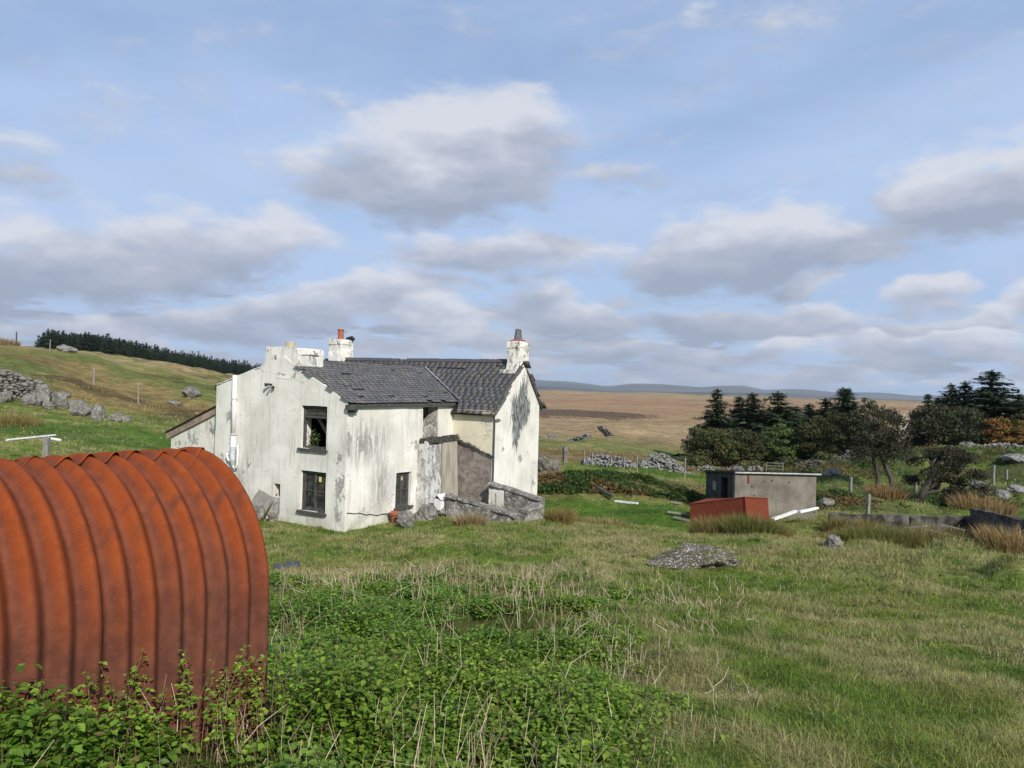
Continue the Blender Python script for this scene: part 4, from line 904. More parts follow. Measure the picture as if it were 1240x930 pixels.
bm = bmesh.new(); wall(bm, 'x', 0, 3.45, 3.3, .2, lambda x: sh(0, 3.3)-.08, z0=-.4); bm.verts.index_update(); finish_wall('back_wall', bm, m_shed_shade, parent=shed, amp=.012)
bm = bmesh.new(); prism(bm, [(-.08, -.10, sh(0, -.1)-.055), (3.58, -.10, sh(0, -.1)-.055), (3.58, 3.65, sh(0, 3.65)-.055), (-.08, 3.65, sh(0, 3.65)-.055)], [(-.08, -.10, sh(0, -.1)), (3.58, -.10, sh(0, -.1)), (3.58, 3.65, sh(0, 3.65)), (-.08, 3.65, sh(0, 3.65))])
for k in range(24): box(bm, .02+k*.148, .07+k*.148, -.12, 3.6, 0, .03)
bm.verts.ensure_lookup_table()
for v in bm.verts[8:]: v.co.z += sh(0, v.co.y)+.003
roughen(bm, .01, 2); obj('roof', bm, m_black, shed)
bm = bmesh.new(); box(bm, -.06, 3.60, -.135, -.105, 1.865, 1.92); roughen(bm, .008, 2, .4); obj('fascia', bm, m_simple('dull white paint', (.34, .34, .32), (.52, .52, .50), 7), shed)
bm = bmesh.new(); box(bm, .52, .59, -.03, -.004, 1.45, 1.82); obj('rusty_strap', bm, m_rust if False else m_tank, shed)
bm = bmesh.new(); box(bm, .05, .09, .28, .70, .9, 1.3); obj('fallen_board', bm, m_greywood, shed); bpy.data.objects['fallen_board'].location = (-.06, 1.9, -.1)
tag(shed, 'low grey concrete shed with a black roof, white fascia and dark doorway', 'shed')
T0 = at(905, 632, 27.2); T0.z = -5.32
tank = empty('steel_tank', T0, R(0)); bm = bmesh.new()
pb = [(0, 0, 0), (1.0, .0, 0), (1.0, 2.95, -.02), (.0, 2.95, -.02)]; pb = [(-.02, 0, 0), (.98, -.05, 0), (-.15, 2.0, 0), (-2.1, 2.3, 0)]
A_, B_, C_, D_ = (.03, 0, 0), (.98, .14, 0), (-.75, 2.5, -.0), (-1.78, 1.75, .0)
bm2 = bmesh.new(); top = [(-.10, .06, 1.30), (.82, .18, 1.26), (-.85, 2.4, .84), (-1.74, 1.72, .72)]; prism(bm2, [A_, B_, C_, D_], top)
bmesh.ops.bevel(bm2, geom=list(bm2.edges), offset=.018, segments=2, affect='EDGES'); roughen(bm2, .02, 1.4, .5); bm.free(); obj('tank_body', bm2, m_tank, tank)
bm = bmesh.new()
for (a1, b1) in ((0, 1), (1, 2), (2, 3), (3, 0)):
    p, q = Vector(top[a1]), Vector(top[b1]); tube(bm, [p+Vector((0, 0, -.01)), q+Vector((0, 0, -.01))], .026, 6)
tube(bm, [Vector(A_), Vector(top[0])], .028, 6); obj('rim', bm, m_tank, tank)
tag(tank, 'upturned red rusted steel tank in front of the concrete shed', 'tank')
def plank(p, q, w, t, m, label, name='plank', cat='plank'):
    p, q = Vector(p), Vector(q); d = q-p; L = d.length; bm = bmesh.new(); box(bm, 0, L, -w/2, w/2, 0, t); roughen(bm, .012, 2, .3)
    o = obj(name, bm, m); o.location = p; o.rotation_euler = (0, -math.asin(d.z/L), math.atan2(d.y, d.x)); return tag(o, label, cat)
def gpt(px, Y, dz=.0): return gd(px, Y, dz)
p, q = at(936, 630, 26.9), at(964, 620, 27.6); plank(p, q, .15, .07, m_whitewood, 'long white painted plank lying nearest the red tank')
p, q = at(968, 621, 27.8), at(990, 616, 28.4); plank(p, q, .13, .07, m_white, 'short white plank lying off the corner of the concrete shed')
G1, G2 = ground(745, 609, 20, 40), ground(772, 612, 20, 40); plank(G1+Vector((0,0,.05)), G2+Vector((0,0,.05)), .16, .07, m_whitewood, 'white board lying on the bright green yard grass')
for (x0, y0, x1, y1, lb) in ((812,610,826,612,'thin grey slat lying on the yard grass nearest the bank'), (808,622,832,625,'grey plank lying on the yard grass behind the red tank'), (816,629,834,633,'bleached plank end beside the left end of the red tank')):
    G1, G2 = ground(x0, y0, 20, 40), ground(x1, y1, 20, 40); plank(G1+Vector((0,0,.05)), G2+Vector((0,0,.05)), .16, .06, m_greywood, lb)
p, q = at(712, 586, 33.7), at(741, 603, 32.3); plank(p, q, .14, .14, m_wood, 'dark timber beam lying down the slope of the grassy bank')
# foundation walls on the right
def wpt(px, py, Y, z=None):
    p = at(px, py, Y); return p
def wall2(px0, pt0, pb0, Y0, px1, pt1, pb1, Y1, t, m, label, cope=False, name='ruined_wall'):
    a0, b0, a1, b1 = at(px0, pt0, Y0), at(px0, pb0, Y0), at(px1, pt1, Y1), at(px1, pb1, Y1)
    return slab_wall(name, b0, b1, a0.z-b0.z, a1.z-b1.z, t, m, label, base=-.6, cope=cope, rg=.08)
wall2(1003, 622, 634, 27.6, 1100, 623, 638, 27.0, .24, m_block, 'left length of the low ruined blockwork wall behind the rushes')
wall2(1101, 626, 638, 27.0, 1178, 624, 640, 26.6, .24, m_block, 'right length of the low ruined blockwork wall, meeting the dark wall')
wall2(1178, 616, 645, 26.6, 1262, 634, 668, 22.4, .28, m_darkwall, 'dark shade-toned wall of a roofless pen at the right edge', name='pen_wall')  # face turned from the sun, its shade put into the colour
for k, (px, py, Y, s_, lb) in enumerate([(1087,645,25.4,.30,'flat stone among the debris inside the ruined pen'),(1106,646,25.2,.42,'largest pale stone among the debris inside the ruined pen'),(1062,637,26.4,.28,'pale stone below the left length of blockwork wall'),(1040,639,26.5,.22,'small stone left in the debris by the blockwork wall'),(1064,645,25.3,.3,'low grey stone at the near edge of the debris')]):
    p = at(px, py, Y); rock('boulder', (p.x, p.y, p.z-.22), (s_, s_*.7, s_*.55), 90+k, lb, m_rock, sub=3, sink=.2)
for k, (x0, y0, x1, y1, Y, lb) in enumerate([(1120,642,1150,648,25.6,'bleached plank in the pen debris nearest the low wall'),(1140,637,1168,643,26.1,'grey plank at the foot of the dark wall'),(1095,640,1122,638,26.0,'silvery plank lying before the low blockwork wall'),(1150,650,1185,656,24.8,'warped plank nearest the right edge of the pen')]):
    plank(at(x0, y0, Y), at(x1, y1, Y-.5), .16, .05, m_greywood, lb)

# posts, fences
def post(px, Y, h, r, m, label, name='fence_post', cat='post', group=None, lean=0.0, square=True, zoff=0):
    p = gd(px, Y); bm = bmesh.new()
    if square: box(bm, -r, r, -r, r, -.3, h)
    else: tube(bm, [(0, 0, -.3), (0, 0, h*.5), (0, 0, h)], [r, r*.95, r*.85], 8)
    roughen(bm, r*.22, 3, .3); o = obj(name, bm, m); o.location = p+Vector((0, 0, zoff)); o.rotation_euler = (lean*.4, lean, .4); return tag(o, label, cat, group)
post(1051, 29.5, 1.15, .06, m_greywood, 'tall pale fence post in front of the left thorn tree')
post(1030, 40, .98, .065, m_greywood, 'fence post between the shed and the left thorn tree')
post(1109, 40, .85, .06, m_greywood, 'fence post between the two thorn trees')
post(1203, 40, 1.1, .06, m_greywood, 'fence post right of the wind-thrown thorn')
post(1219, 44, .6, .06, m_greywood, 'short fence post beside the pale boulders at right')
post(684, 46, 1.0, .12, m_rock, 'rough standing stone post beyond the bank behind the house', name='stone_post')
for k, (px, Y, h) in enumerate([(707,46,.9),(717,45,.95),(740,45.5,.5),(771,44,.95),(829,42,1.15),(756,45,.7)]):
    post(px, Y, h, .035, m_greywood, ['thin fence post left of the rubble heaps', 'pale fence post in front of the left rubble heap', 'broken fence stump before the left rubble heap', 'fence post between the two rubble heaps', 'tallest thin fence post, on the bright grass left of the trees', 'leaning fence stake before the gap in the rubble'][k], group='posts of the old field fence')
post(19, 98, 2.1, .10, m_wood, 'dark post on the hill skyline at far left', square=False)
post(60, 92, 1.7, .07, m_greywood, 'thin grey post near the hill skyline', square=False)
post(113, 66, 1.5, .07, m_greywood, 'pale post on the hillside above the boulders')
pp = gd(167, 62); e = empty('washing_post', pp, .3); bm = bmesh.new(); box(bm, -.06, .06, -.06, .06, -.2, 1.75); obj('post', bm, m_greywood, e); bm = bmesh.new(); box(bm, -.35, .35, -.05, .05, 1.752, 1.86); obj('crossbar', bm, m_greywood, e); tag(e, 'grey T-shaped post on the hillside right of the boulders', 'post')
p0, p1 = at(8, 533, 27), at(67, 527, 29.5); e = empty('rail_stand', at(56, 548, 28.6), 0); b0 = e.location
bm = bmesh.new(); box(bm, -.11, .11, -.08, .08, -.5, (at(56, 529, 28.6)-b0).z-.02); roughen(bm, .015, 3, .3); obj('post', bm, m_greywood, e)
bm = bmesh.new(); d = (p1-b0)-(p0-b0); tube(bm, [p0-b0, p1-b0], .042, 6); tube(bm, [(at(58, 530.5, 28.8)-b0), (at(74, 533, 28.9)-b0)], .05, 6); obj('rail', bm, m_whitewood, e); tag(e, 'stout post carrying a long bleached rail behind the corrugated shelter', 'rail')
p = ground(348, 691, 8, 25); bm = bmesh.new(); box(bm, -.26, .26, -.17, .17, -.01, .02); roughen(bm, .012, 3, .1); o_ = obj('slate_slab', bm, m_slate); o_.location = p+Vector((0, 0, .10)); o_.rotation_euler = (R(4), R(-3), .4); a = o_.data.color_attributes.new('Col', 'FLOAT_COLOR', 'POINT'); a.data.foreach_set('color', np.tile([.06, .06, .066, 1], len(o_.data.vertices)).astype(np.float32)); tag(o_, 'dark slate slab lying flat in the grass just right of the shelter', 'slab')

# ------------------------------------------------------------------ stone walls and heaps
def drystone(px0, Y0, px1, Y1, h0, h1, t, s, m, name, label, seed, cat='wall', gaps=0.0, fall=.3):
    rs_ = random.Random(seed); A, B = gd(px0, Y0), gd(px1, Y1); L = (B-A).length; items = []; rz = math.atan2(B.y-A.y, B.x-A.x)
    n = int(L/(s*1.5))+1
    for i in range(n):
        f = (i+.5)/n; x, y = A.x+(B.x-A.x)*f, A.y+(B.y-A.y)*f; z = hz(x, y); h = h0+(h1-h0)*f
        if rs_.random() < gaps: h *= rs_.uniform(.1, .6)
        k = 0; zz = 0
        while zz < h:
            for off in (-t/2, t/2):
                q = s*rs_.uniform(.7, 1.4)
                items.append((x+rs_.gauss(0, s*.3)-math.sin(rz)*off, y+rs_.gauss(0, s*.3)+math.cos(rz)*off, z+zz+s*.25, q*1.15, q*.8, q*.62, rz+rs_.gauss(0, .4)))
            zz += s*.85
    for i in range(int(n*fall)):
        f = rs_.random(); x, y = A.x+(B.x-A.x)*f+rs_.gauss(0, t*1.5), A.y+(B.y-A.y)*f+rs_.gauss(0, t*1.5)
        q = s*rs_.uniform(.5, 1.1); items.append((x, y, hz(x, y)+q*.2, q, q*.8, q*.6, rs_.random()*3))
    return merge_rocks(name, items, m, label, cat, seed=seed)
drystone(-60, 53, 42, 54.5, 2.9, 1.3, .6, .24, m_rock, 'drystone_wall', 'tall tumbled drystone wall built against the hillside at far left', 3, fall=.6)
drystone(43, 54.5, 66, 55.5, 1.5, .5, .5, .26, m_rock, 'drystone_wall', 'collapsed tail of the hillside wall among the boulders', 4, fall=1)
def heap(px0, px1, Y, h, s, n, m, name, label, seed):
    rs_ = random.Random(seed); A, B = gd(px0, Y), gd(px1, Y); items = []
    for k in range(int(abs(B.x-A.x)/(s*1.3))): f = (k+.5)/int(abs(B.x-A.x)/(s*1.3)); x, y = A.x+(B.x-A.x)*f, A.y+rs_.gauss(0, .08); items.append((x, y, hz(x, y)+s*.4, s*1.5, s*1.1, s, 0))
    for _ in range(n):
        f = rs_.random(); x = A.x+(B.x-A.x)*f; y = A.y+rs_.gauss(0, .6); top = h*math.sin(math.pi*min(.96, max(.04, f)))**.6*math.exp(-((y-A.y)/.8)**2)
        q = s*rs_.uniform(.5, 1.3); items.append((x, y, hz(x, y)+top*rs_.random()**.8, q, q*.8, q*.65, rs_.random()*3))
    return merge_rocks(name, items, m, label, 'rubble heap', seed=seed)
heap(705, 768, 46.5, .75, .15, 520, m_rubble, 'rubble_heap', 'long low heap of pale rubble beyond the yard, left of the higher heap', 5)
heap(773, 828, 48, 1.05, .16, 620, m_rubble, 'rubble_heap', 'higher heap of pale rubble beyond the yard, nearest the trees', 6)
drystone(818, 52, 925, 50, .35, .4, .4, .18, m_rock, 'drystone_wall', 'low mossy field wall at the foot of the conifers', 7, gaps=.3)
drystone(963, 57, 1045, 61, .7, .6, .5, .22, m_darkwall, 'drystone_wall', 'dark stone wall on the hummock behind the shed', 8, gaps=.15)
drystone(1095, 61, 1330, 60, .35, .45, .5, .22, m_rock, 'drystone_wall', 'long low stone wall along the rise below the right-hand trees', 9, gaps=.2)
drystone(640, 118, 690, 120, .5, .4, .5, .3, m_rubble, 'drystone_wall', 'faint grey wall on the moor just right of the house', 10, gaps=.3)
drystone(690, 104, 713, 100, .5, .6, .5, .3, m_rubble, 'drystone_wall', 'short grey wall end on the moor above the standing stone', 12, gaps=.3)
drystone(726, 150, 752, 118, .35, .45, .6, .2, m_darkwall, 'sheep_wall', 'dark slanting wall out on the moor above the rubble heaps', 13)
rk = [ # px, py(base centre), depth, sx, sy, sz, seed, label
 (98,500,52,.95,.7,.95,1,'pale upright boulder standing apart left of the cracked block'),(118,507,51,1.25,.9,1.05,2,'large cracked granite block on the hillside foot'),(140,509,50.5,.85,.7,.62,3,'rounded boulder at the right end of the boulder row'),(151,510,50.5,.55,.5,.5,31,'smallest boulder at the right end of the boulder row'),
 (73,484,54,1.0,.8,1.35,4,'dark upright slab boulder just right of the collapsed wall'),(92,480,55,1.25,.7,.65,5,'tilted white-faced slab above the upright boulders'),(50,478,54,1.2,.8,1.5,6,'tall pale slab leaning in the drystone wall'),(36,484,53,1.1,.8,.9,7,'blocky white-spotted boulder under the drystone wall'),(7,478,52.5,.8,.7,.8,8,'squat boulder at the foot of the wall, at the left edge'),(58,486,53,.7,.6,.55,9,'low boulder at the foot of the leaning slab'),
 (64,466,57,.5,.5,.4,33,'small stone on top of the collapsed wall end'),(80,463,58,.7,.5,.35,34,'flat stone on the slope above the slab'),
 (79,429,98,2.0,1.4,1.0,10,'long pale rock on the hill skyline'),(232,470,72,1.5,1.0,.75,11,'grey rock outcrop on the hillside left of the house pipe'),(211,478,68,1.3,.7,.35,12,'low whitish rock below the outcrop on the hillside'),
 (33,549,27,.35,.3,.2,15,'flat stone in the grass beside the rail stand'),
 (1010,577,44,.9,.6,.35,41,'flat dark-edged slab on the grass right of the shed roof'),(1184,587,40,.8,.7,.55,42,'pale boulder right of the wind-thrown thorn'),(1213,603,37,.55,.45,.42,43,'angular white boulder below the right-hand post'),(1231,599,38,.75,.5,.38,44,'flat pale boulder at the right edge'),(1232,578,50,1.8,1.1,.45,45,'broad white slab on the rise at the right edge'),
 (1066,604,36,.7,.5,.22,46,'low flat stone under the left thorn tree'),(1000,612,34,.4,.35,.28,47,'small stone right of the shed corner'),(1187,604,37,.3,.3,.2,48,'small pale stone beneath the wind-thrown thorn'),(1170,541,59.5,.8,.5,.5,49,'white boulder on top of the long low wall'),(1018,549,60,.8,.5,.45,50,'pale stone topping the dark wall on the hummock'),
 (662,577,37.5,1.1,.9,.85,51,'brown tumbled rock just right of the house wall'),(894,567,50,1.0,.6,.35,52,'grey slab on the field wall before the conifers')]
for (px, py, Y, sx, sy, sz, sd, lb) in rk:
    if px > 1000: sx *= .78; sy *= .8; sz *= .72
    if px < 160: sx *= .72; sy *= .8; sz *= .72
    if sd == 51: sx *= .7; sz *= .7
    p = gd(px, Y); rock('boulder', p, (sx, sy, sz), 200+sd, lb, m_rock2 if sd == 51 else (m_rubble if sd in (43, 44, 45, 42, 10, 49) else m_rock), rz=sd, sink=.30, sub=3)
# small metal gate by the conifers
p = gd(928, 48); e = empty('metal_gate', p, 0)
for x_ in (0, 1.1): bm = bmesh.new(); tube(bm, [(x_, 0, 0), (x_, 0, 1.0)], .03, 6); obj('gate_post', bm, m_greywood, e)
bm = bmesh.new()
for k in range(5): tube(bm, [(0.03, 0, .15+k*.2), (1.07, 0, .15+k*.2)], .018, 6)
obj('bars', bm, m_greywood, e); tag(e, 'small grey barred gate in front of the conifers', 'gate')

# ------------------------------------------------------------------ trees
def tubes_np(name, paths, m, parent, seg=6, smooth=True):
    bm = bmesh.new()
    for pts, rad in paths: tube(bm, pts, rad, seg)
    return obj(name, bm, m, parent, smooth=smooth)
def cards(C, S, Nrm, Adir, col, aspect=.6, npr=None):
    """leaf clumps: bent four-cornered faces around centres C, size S"""
    n = len(C); A = Adir/np.linalg.norm(Adir, axis=1)[:, None]; B = np.cross(Nrm, A); B /= np.maximum(np.linalg.norm(B, axis=1), 1e-6)[:, None]
    a = A*S[:, None]; b = B*(S*aspect)[:, None]
    V = np.stack([C-a, C+b*1.0-a*.1, C+a, C-b-a*.1], 1).reshape(-1, 3)
    q = np.arange(n*4).reshape(-1, 4); return V, q, np.repeat(col, 4, 0)
m_bark = m_simple('bark', (.045, .038, .030), (.12, .10, .082), 7, .95, .8, .03, 6, (3, 3, .5))
m_palebark = m_simple('dead pale bark', (.34, .32, .27), (.50, .48, .42), 7, .9, .5, .02, 6, (3, 3, .5))
def conifer(seed, h, r, dark=1.0, n_wh=None, sparse=1.0, name='conifer_tree', k_card=1.0):
    rs_ = np.random.RandomState(seed); e = empty(name)
    paths = [([(0, 0, -.3), (h*.004, 0, h*.5), (0, 0, h*.985)], [h*.020, h*.013, .015])]
    C = []; S = []; N = []; A = []
    nw = n_wh or int(h*3.0)
    for w in range(nw):
        f = .12+.88*(w+rs_.rand()*.7)/nw; z = h*f; L0 = r*min(1, (1-f)*1.12)**.80*(1 if rs_.rand() > .12 else .6)+.02
        for b in range(rs_.randint(5, 8)):
            if rs_.rand() > sparse: continue
            az = rs_.rand()*6.283; L = L0*rs_.uniform(.45, 1.22); up = .28*(f-.35)+rs_.normal(0, .07)
            nn = max(3, int(L*5*k_card))
            t = (np.arange(nn)+rs_.rand(nn))/nn
            x = L*t*math.cos(az); y = L*t*math.sin(az); zz = z+L*(t*up-.24*t*t+.10*t**4)
            k = 7 if n_wh is None else 5
            for _ in range(k):
                sp = .14+.26*(1-t)*min(1, L/2)
                C.append(np.stack([x+rs_.normal(0, 1, nn)*sp*.8, y+rs_.normal(0, 1, nn)*sp*.8, zz+rs_.normal(0, .08, nn)-abs(rs_.normal(0, .07, nn))], 1)); S.append(rs_.uniform(.14, .36, nn)*(.38+.62*min(1, (1-f)*1.9)))
                d = np.stack([np.full(nn, math.cos(az)), np.full(nn, math.sin(az)), np.full(nn, -.15)], 1)+rs_.normal(0, .5, (nn, 3)); A.append(d)
                N.append(np.array([0, 0, 1.])+rs_.normal(0, .45, (nn, 3)))
            if L > .8: paths.append(([(0, 0, z), (x[-1]*.5, y[-1]*.5, z+L*(.5*up-.06)), (x[-1], y[-1], zz[-1])], [.035, .022, .008]))
    # leader
    nn = 26; t = rs_.rand(nn); C.append(np.stack([rs_.normal(0, .04, nn), rs_.normal(0, .04, nn), h*(.90+.11*t)], 1)); S.append(rs_.uniform(.06, .13, nn)); A.append(np.tile([0, 0, 1.], (nn, 1))+rs_.normal(0, .5, (nn, 3))); N.append(rs_.normal(0, 1, (nn, 3)))
    C = np.concatenate(C); S = np.concatenate(S); N = np.concatenate(N); A = np.concatenate(A)
    c = np.array([.032, .055, .026])*dark*rs_.uniform(.6, 1.5, (len(C), 1))*np.array([1, 1, 1]); c[:, 0] *= rs_.uniform(.8, 1.4, len(C))
    V, q, col = cards(C, S, N, A, c, .42)
    tubes_np('trunk', paths[:1]+paths[1:60], m_bark, e, 5)
    npmesh('crown', V, [q], m_needle, col, parent=e); return e
def broadleaf(seed, h, rx, base_c, alt_c, trunk_h=.25, nclump=46, per=80, leaf=.12, name='broadleaf_tree', flat=1.0, lean=(0, 0), bare=0.0, ry=None, bark=None, twig=0.5):
    rs_ = np.random.RandomState(seed); e = empty(name); ry = ry or rx; cz = h*(trunk_h+(1-trunk_h)*.5); rz = h*(1-trunk_h)*.5
    cl_ = []
    for k in range(nclump):
        while True:
            p = rs_.uniform(-1, 1, 3)
            if .30 < np.linalg.norm(p) < 1: break
        p = p/np.linalg.norm(p)*(np.linalg.norm(p)**.6)*rs_.uniform(.8, 1.06); p[2] = p[2]*flat
        cl_.append((p[0]*rx*(1-.15*p[2])+lean[0]*(p[2]+1), p[1]*ry+lean[1]*(p[2]+1), cz+p[2]*rz))
    cl_ = np.array(cl_); paths = []
    tb = Vector((0, 0, -.3)); fork = Vector((lean[0]*.3, lean[1]*.3, h*trunk_h*.9))
    paths.append(([tb, Vector((0.05, 0, h*trunk_h*.4)), fork], [h*.030, h*.024, h*.020]))
    for k in range(nclump):
        if k % 2 and bare <= 0: continue
        q = Vector(cl_[k]); m_ = fork.lerp(q, .5)+Vector(rs_.normal(0, .12, 3))*rx*.6; m_.z -= rz*.08
        paths.append(([fork+Vector(rs_.normal(0, .03, 3)), m_, q], [h*.011, h*.006, .008]))
        if bare > 0:
            for _ in range(3):
                q2 = q+Vector(rs_.normal(0, .22, 3))*rx; paths.append(([m_.lerp(q, .6), q.lerp(q2, .6)+Vector((0, 0, .1)), q2], [.018, .010, .004]))
    C = []; S = []; N = []; A = []; K = []
    for k in range(nclump):
        n = int(per*rs_.uniform(.6, 1.4)*(1-bare)); sp = rs_.uniform(.13, .22)*rx
        d = rs_.normal(0, 1, (n, 3)); d /= np.linalg.norm(d, axis=1)[:, None]; d *= (rs_.rand(n, 1)**.45)*sp*1.7; d[:, 2] *= .62
        C.append(cl_[k]+d); S.append(rs_.uniform(.6, 1.35, n)*leaf); A.append(rs_.normal(0, 1, (n, 3))); N.append(d+np.array([0, 0, .4])*sp+rs_.normal(0, .45, (n, 3))*sp)
        t = rs_.rand(); K.append(np.tile(np.array(base_c)*(1-t)+np.array(alt_c)*t, (n, 1)))
    C = np.concatenate(C); S = np.concatenate(S); N = np.concatenate(N); A = np.concatenate(A); K = np.concatenate(K)*rs_.uniform(.65, 1.4, (len(C), 1))
    V, q, col = cards(C, S, N, A, K, .62)
    tubes_np('trunk', paths, bark or m_bark, e, 5); npmesh('crown', V, [q], m_needle, col, parent=e); return e
def size(pt, pb, Y): return (pb-pt)/F*Y
def place(e, px, Y, label, cat='tree', rz=0, dz=0):
    p = gd(px, Y); e.location = (p.x, p.y, p.z+dz); e.rotation_euler = (0, 0, rz); tag(e, label, cat); return e
cproto = [conifer(1, 9.6, 2.5), conifer(2, 9.6, 2.8), conifer(3, 9.6, 2.2), conifer(4, 9.6, 3.1)]
ci = [0, 0, 0, 0]
def put_conifer(kind, px, ptop, Y, wpx, label, rz):
    p = gd(px, Y); topz = at(px, ptop, Y).z; h = topz-p.z; s = h/9.6; rr_ = (2.5, 2.8, 2.2, 3.1)[kind]; sx = (wpx*2.7/F*Y)/rr_
    e = cproto[kind] if ci[kind] == 0 else copy_tree(cproto[kind]); ci[kind] += 1
    e.location = p; e.rotation_euler = (0, 0, rz); e.scale = (sx, sx, s); tag(e, label, 'tree'); return e
for a_ in [(0,866,471,84,17,'leftmost tall spruce, with a thin pointed top above the round dark bush',.3),(2,893,480,88,17,'slim spruce with a narrow top between the leftmost one and its broader neighbour',1.0),(1,909,476,85,25,'broad dense spruce third from the left of the wood',2.0),(3,940,474,86,25,'full spruce right of the broad dense one, standing over the brighter green tree',.5),
           (2,962,492,90,17,'lower spruce filling the gap beside the full spruce',2.5),(1,978,489,92,20,'round-shouldered spruce with open moor just left of it',3.2),(0,998,482,90,18,'spruce rising behind the yellowish trees left of the twin-topped one',4.0),(3,1019,469,88,24,'twin-topped tall spruce in the middle of the wood',5.0),(2,1025,470,88.5,14,'slender second top beside the twin-topped spruce',1.5),
           (2,1122,477,84,11,'small narrow spruce at the left end of the right-hand group',.2),(2,1134,481,86,10,'second small spruce, just right of the narrow one',2.2),(1,1150,465,84,19,'spiky spruce left of the two tallest right-hand ones',.9),(0,1167,462,85,19,'spruce directly left of the tallest tree',2.9),(3,1199,448,82,34,'tallest widest spruce of the right-hand group',1.2),(2,1233,477,82,15,'last spruce at the right edge, with a forked top',3.3),(1,1262,470,84,24,'spruce just beyond the right edge',.3)]:
    put_conifer(*a_)
ol = (.065, .066, .026); dg = (.030, .048, .017); br = (.052, .048, .026)
def pb_tree(seed, px, pt, pb, Y, wpx, c1, c2, label, **kw):
    p = gd(px, Y); h = at(px, pt, Y).z-p.z; e = broadleaf(seed, h, wpx/F*Y, c1, c2, **kw); return place(e, px, Y, label)
pb_tree(21, 860, 517, 572, 78, 32, (.042,.060,.020), (.090,.085,.028), 'round dark green tree at the left end of the wood', trunk_h=.04, nclump=70, per=110)
pb_tree(22, 896, 519, 572, 79, 27, (.038,.050,.018), (.060,.056,.022), 'brownish green bushy tree second from the left end', trunk_h=.05, nclump=60, per=100)
pb_tree(23, 925, 518, 570, 80, 20, dg, (.05,.065,.022), 'dark bushy tree between the brownish and the brighter green trees', trunk_h=.05)
pb_tree(24, 948, 514, 568, 80, 25, (.060,.100,.022), (.080,.115,.030), 'brighter green tree below the full spruce', trunk_h=.04, nclump=60, per=100)
pb_tree(25, 972, 510, 566, 80, 24, dg, (.060,.070,.028), 'deep green tree right of the brighter green one', trunk_h=.05)
pb_tree(26, 997, 504, 560, 78, 27, (.050,.056,.020), (.080,.070,.022), 'yellowing tree in the middle of the wood', trunk_h=.05, nclump=60, per=95)
pb_tree(27, 1028, 493, 556, 76, 28, (.042,.050,.022), (.065,.060,.024), 'dull olive tree behind the left thorn', trunk_h=.05, nclump=60, per=95)
pb_tree(28, 1048, 483, 556, 74, 22, (.070,.075,.035), (.050,.058,.028), 'sparse pale-twigged tree beside the twin-topped spruce', trunk_h=.2, bare=.45, nclump=44, per=90)
pb_tree(29, 1078, 492, 552, 72, 24, (.080,.060,.042), (.060,.055,.034), 'thin pinkish-brown tree losing its leaves left of the dead trunk', trunk_h=.15, bare=.6, nclump=44, per=60, leaf=.10)
pb_tree(30, 1128, 489, 550, 74, 32, br, (.050,.055,.026), 'wide russet-topped tree right of the dead trunk', trunk_h=.06, nclump=80, per=95)
pb_tree(31, 1165, 490, 550, 73, 36, (.040,.050,.024), (.062,.060,.030), 'widest olive-brown tree before the tallest spruce', trunk_h=.06, nclump=85, per=95)
pb_tree(32, 1215, 504, 546, 70, 23, (.20,.085,.026), (.130,.100,.026), 'orange autumn tree near the right edge', trunk_h=.08, nclump=50, per=90)
pb_tree(33, 1190, 512, 546, 76, 20, dg, (.05,.06,.025), 'dark green tree left of the orange one', trunk_h=.05)
pb_tree(34, 1246, 497, 546, 72, 22, dg, (.07,.07,.03), 'dark tree at the right edge behind the orange one', trunk_h=.06, nclump=50)
pb_tree(35, 1098, 515, 549, 76, 22, (.040,.050,.022), (.055,.060,.025), 'low dark tree behind the dead trunk', trunk_h=.04)
pb_tree(36, 1060, 515, 552, 76, 24, (.040,.048,.022), (.06,.062,.028), 'low dark tree behind the left thorn crown', trunk_h=.04)
for k, (px, pt, Y, w, lb) in enumerate([(915,558,62,14,'low bramble bush at the foot of the brownish tree'),(905,560,60,16,'ochre bush at the foot of the conifers'),(955,556,66,18,'low bush under the brighter green tree'),(845,556,74,14,'small dark bush at the left corner of the wood'),(1000,548,72,18,'bush under the yellowing tree')]):
    p = gd(px, Y); h = max(.9, at(px, pt, Y).z-p.z); e = broadleaf(60+k, h, w/F*Y, (.115,.095,.035) if k == 1 else dg, (.09,.09,.035), trunk_h=.02, nclump=26, per=60, name='bush'); place(e, px, Y, lb, 'bush')
# dead pale tree
p = gd(1088, 63); h = at(1088, 501, 63).z-p.z; e = empty('dead_tree', p); H = h; T_ = []
def V3(*a): return Vector(a)
T_.append(([V3(0,0,-.2), V3(.05,0,H*.3), V3(.1,0,H*.62), V3(.22,0,H*.82), V3(.45,.0,H)], [.17,.15,.12,.08,.03]))
for (z0, dx, dz, r) in ((.55,-.9,1.2,.06),(.62,.9,.9,.06),(.7,-.5,1.1,.05),(.5,.5,.7,.05),(.78,.7,.5,.04),(.6,-.3,1.6,.05),(.4,-.5,.5,.05),(.45,.8,.3,.04)):
    a0 = V3(.08, 0, H*z0); a2 = a0+V3(dx, .2*dx, dz); T_.append(([a0, a0.lerp(a2, .5)+V3(.12*dx, 0, -.1), a2], [r, r*.8, .015])); T_.append(([a0.lerp(a2, .6), a0.lerp(a2, .8)+V3(.2, .1, .2), a2+V3(.1, .3, .3)], [r*.5, r*.35, .01]))
tubes_np('trunk', T_, m_palebark, e, 7); tag(e, 'dead pale tree with bare forked limbs standing against the wood', 'tree')
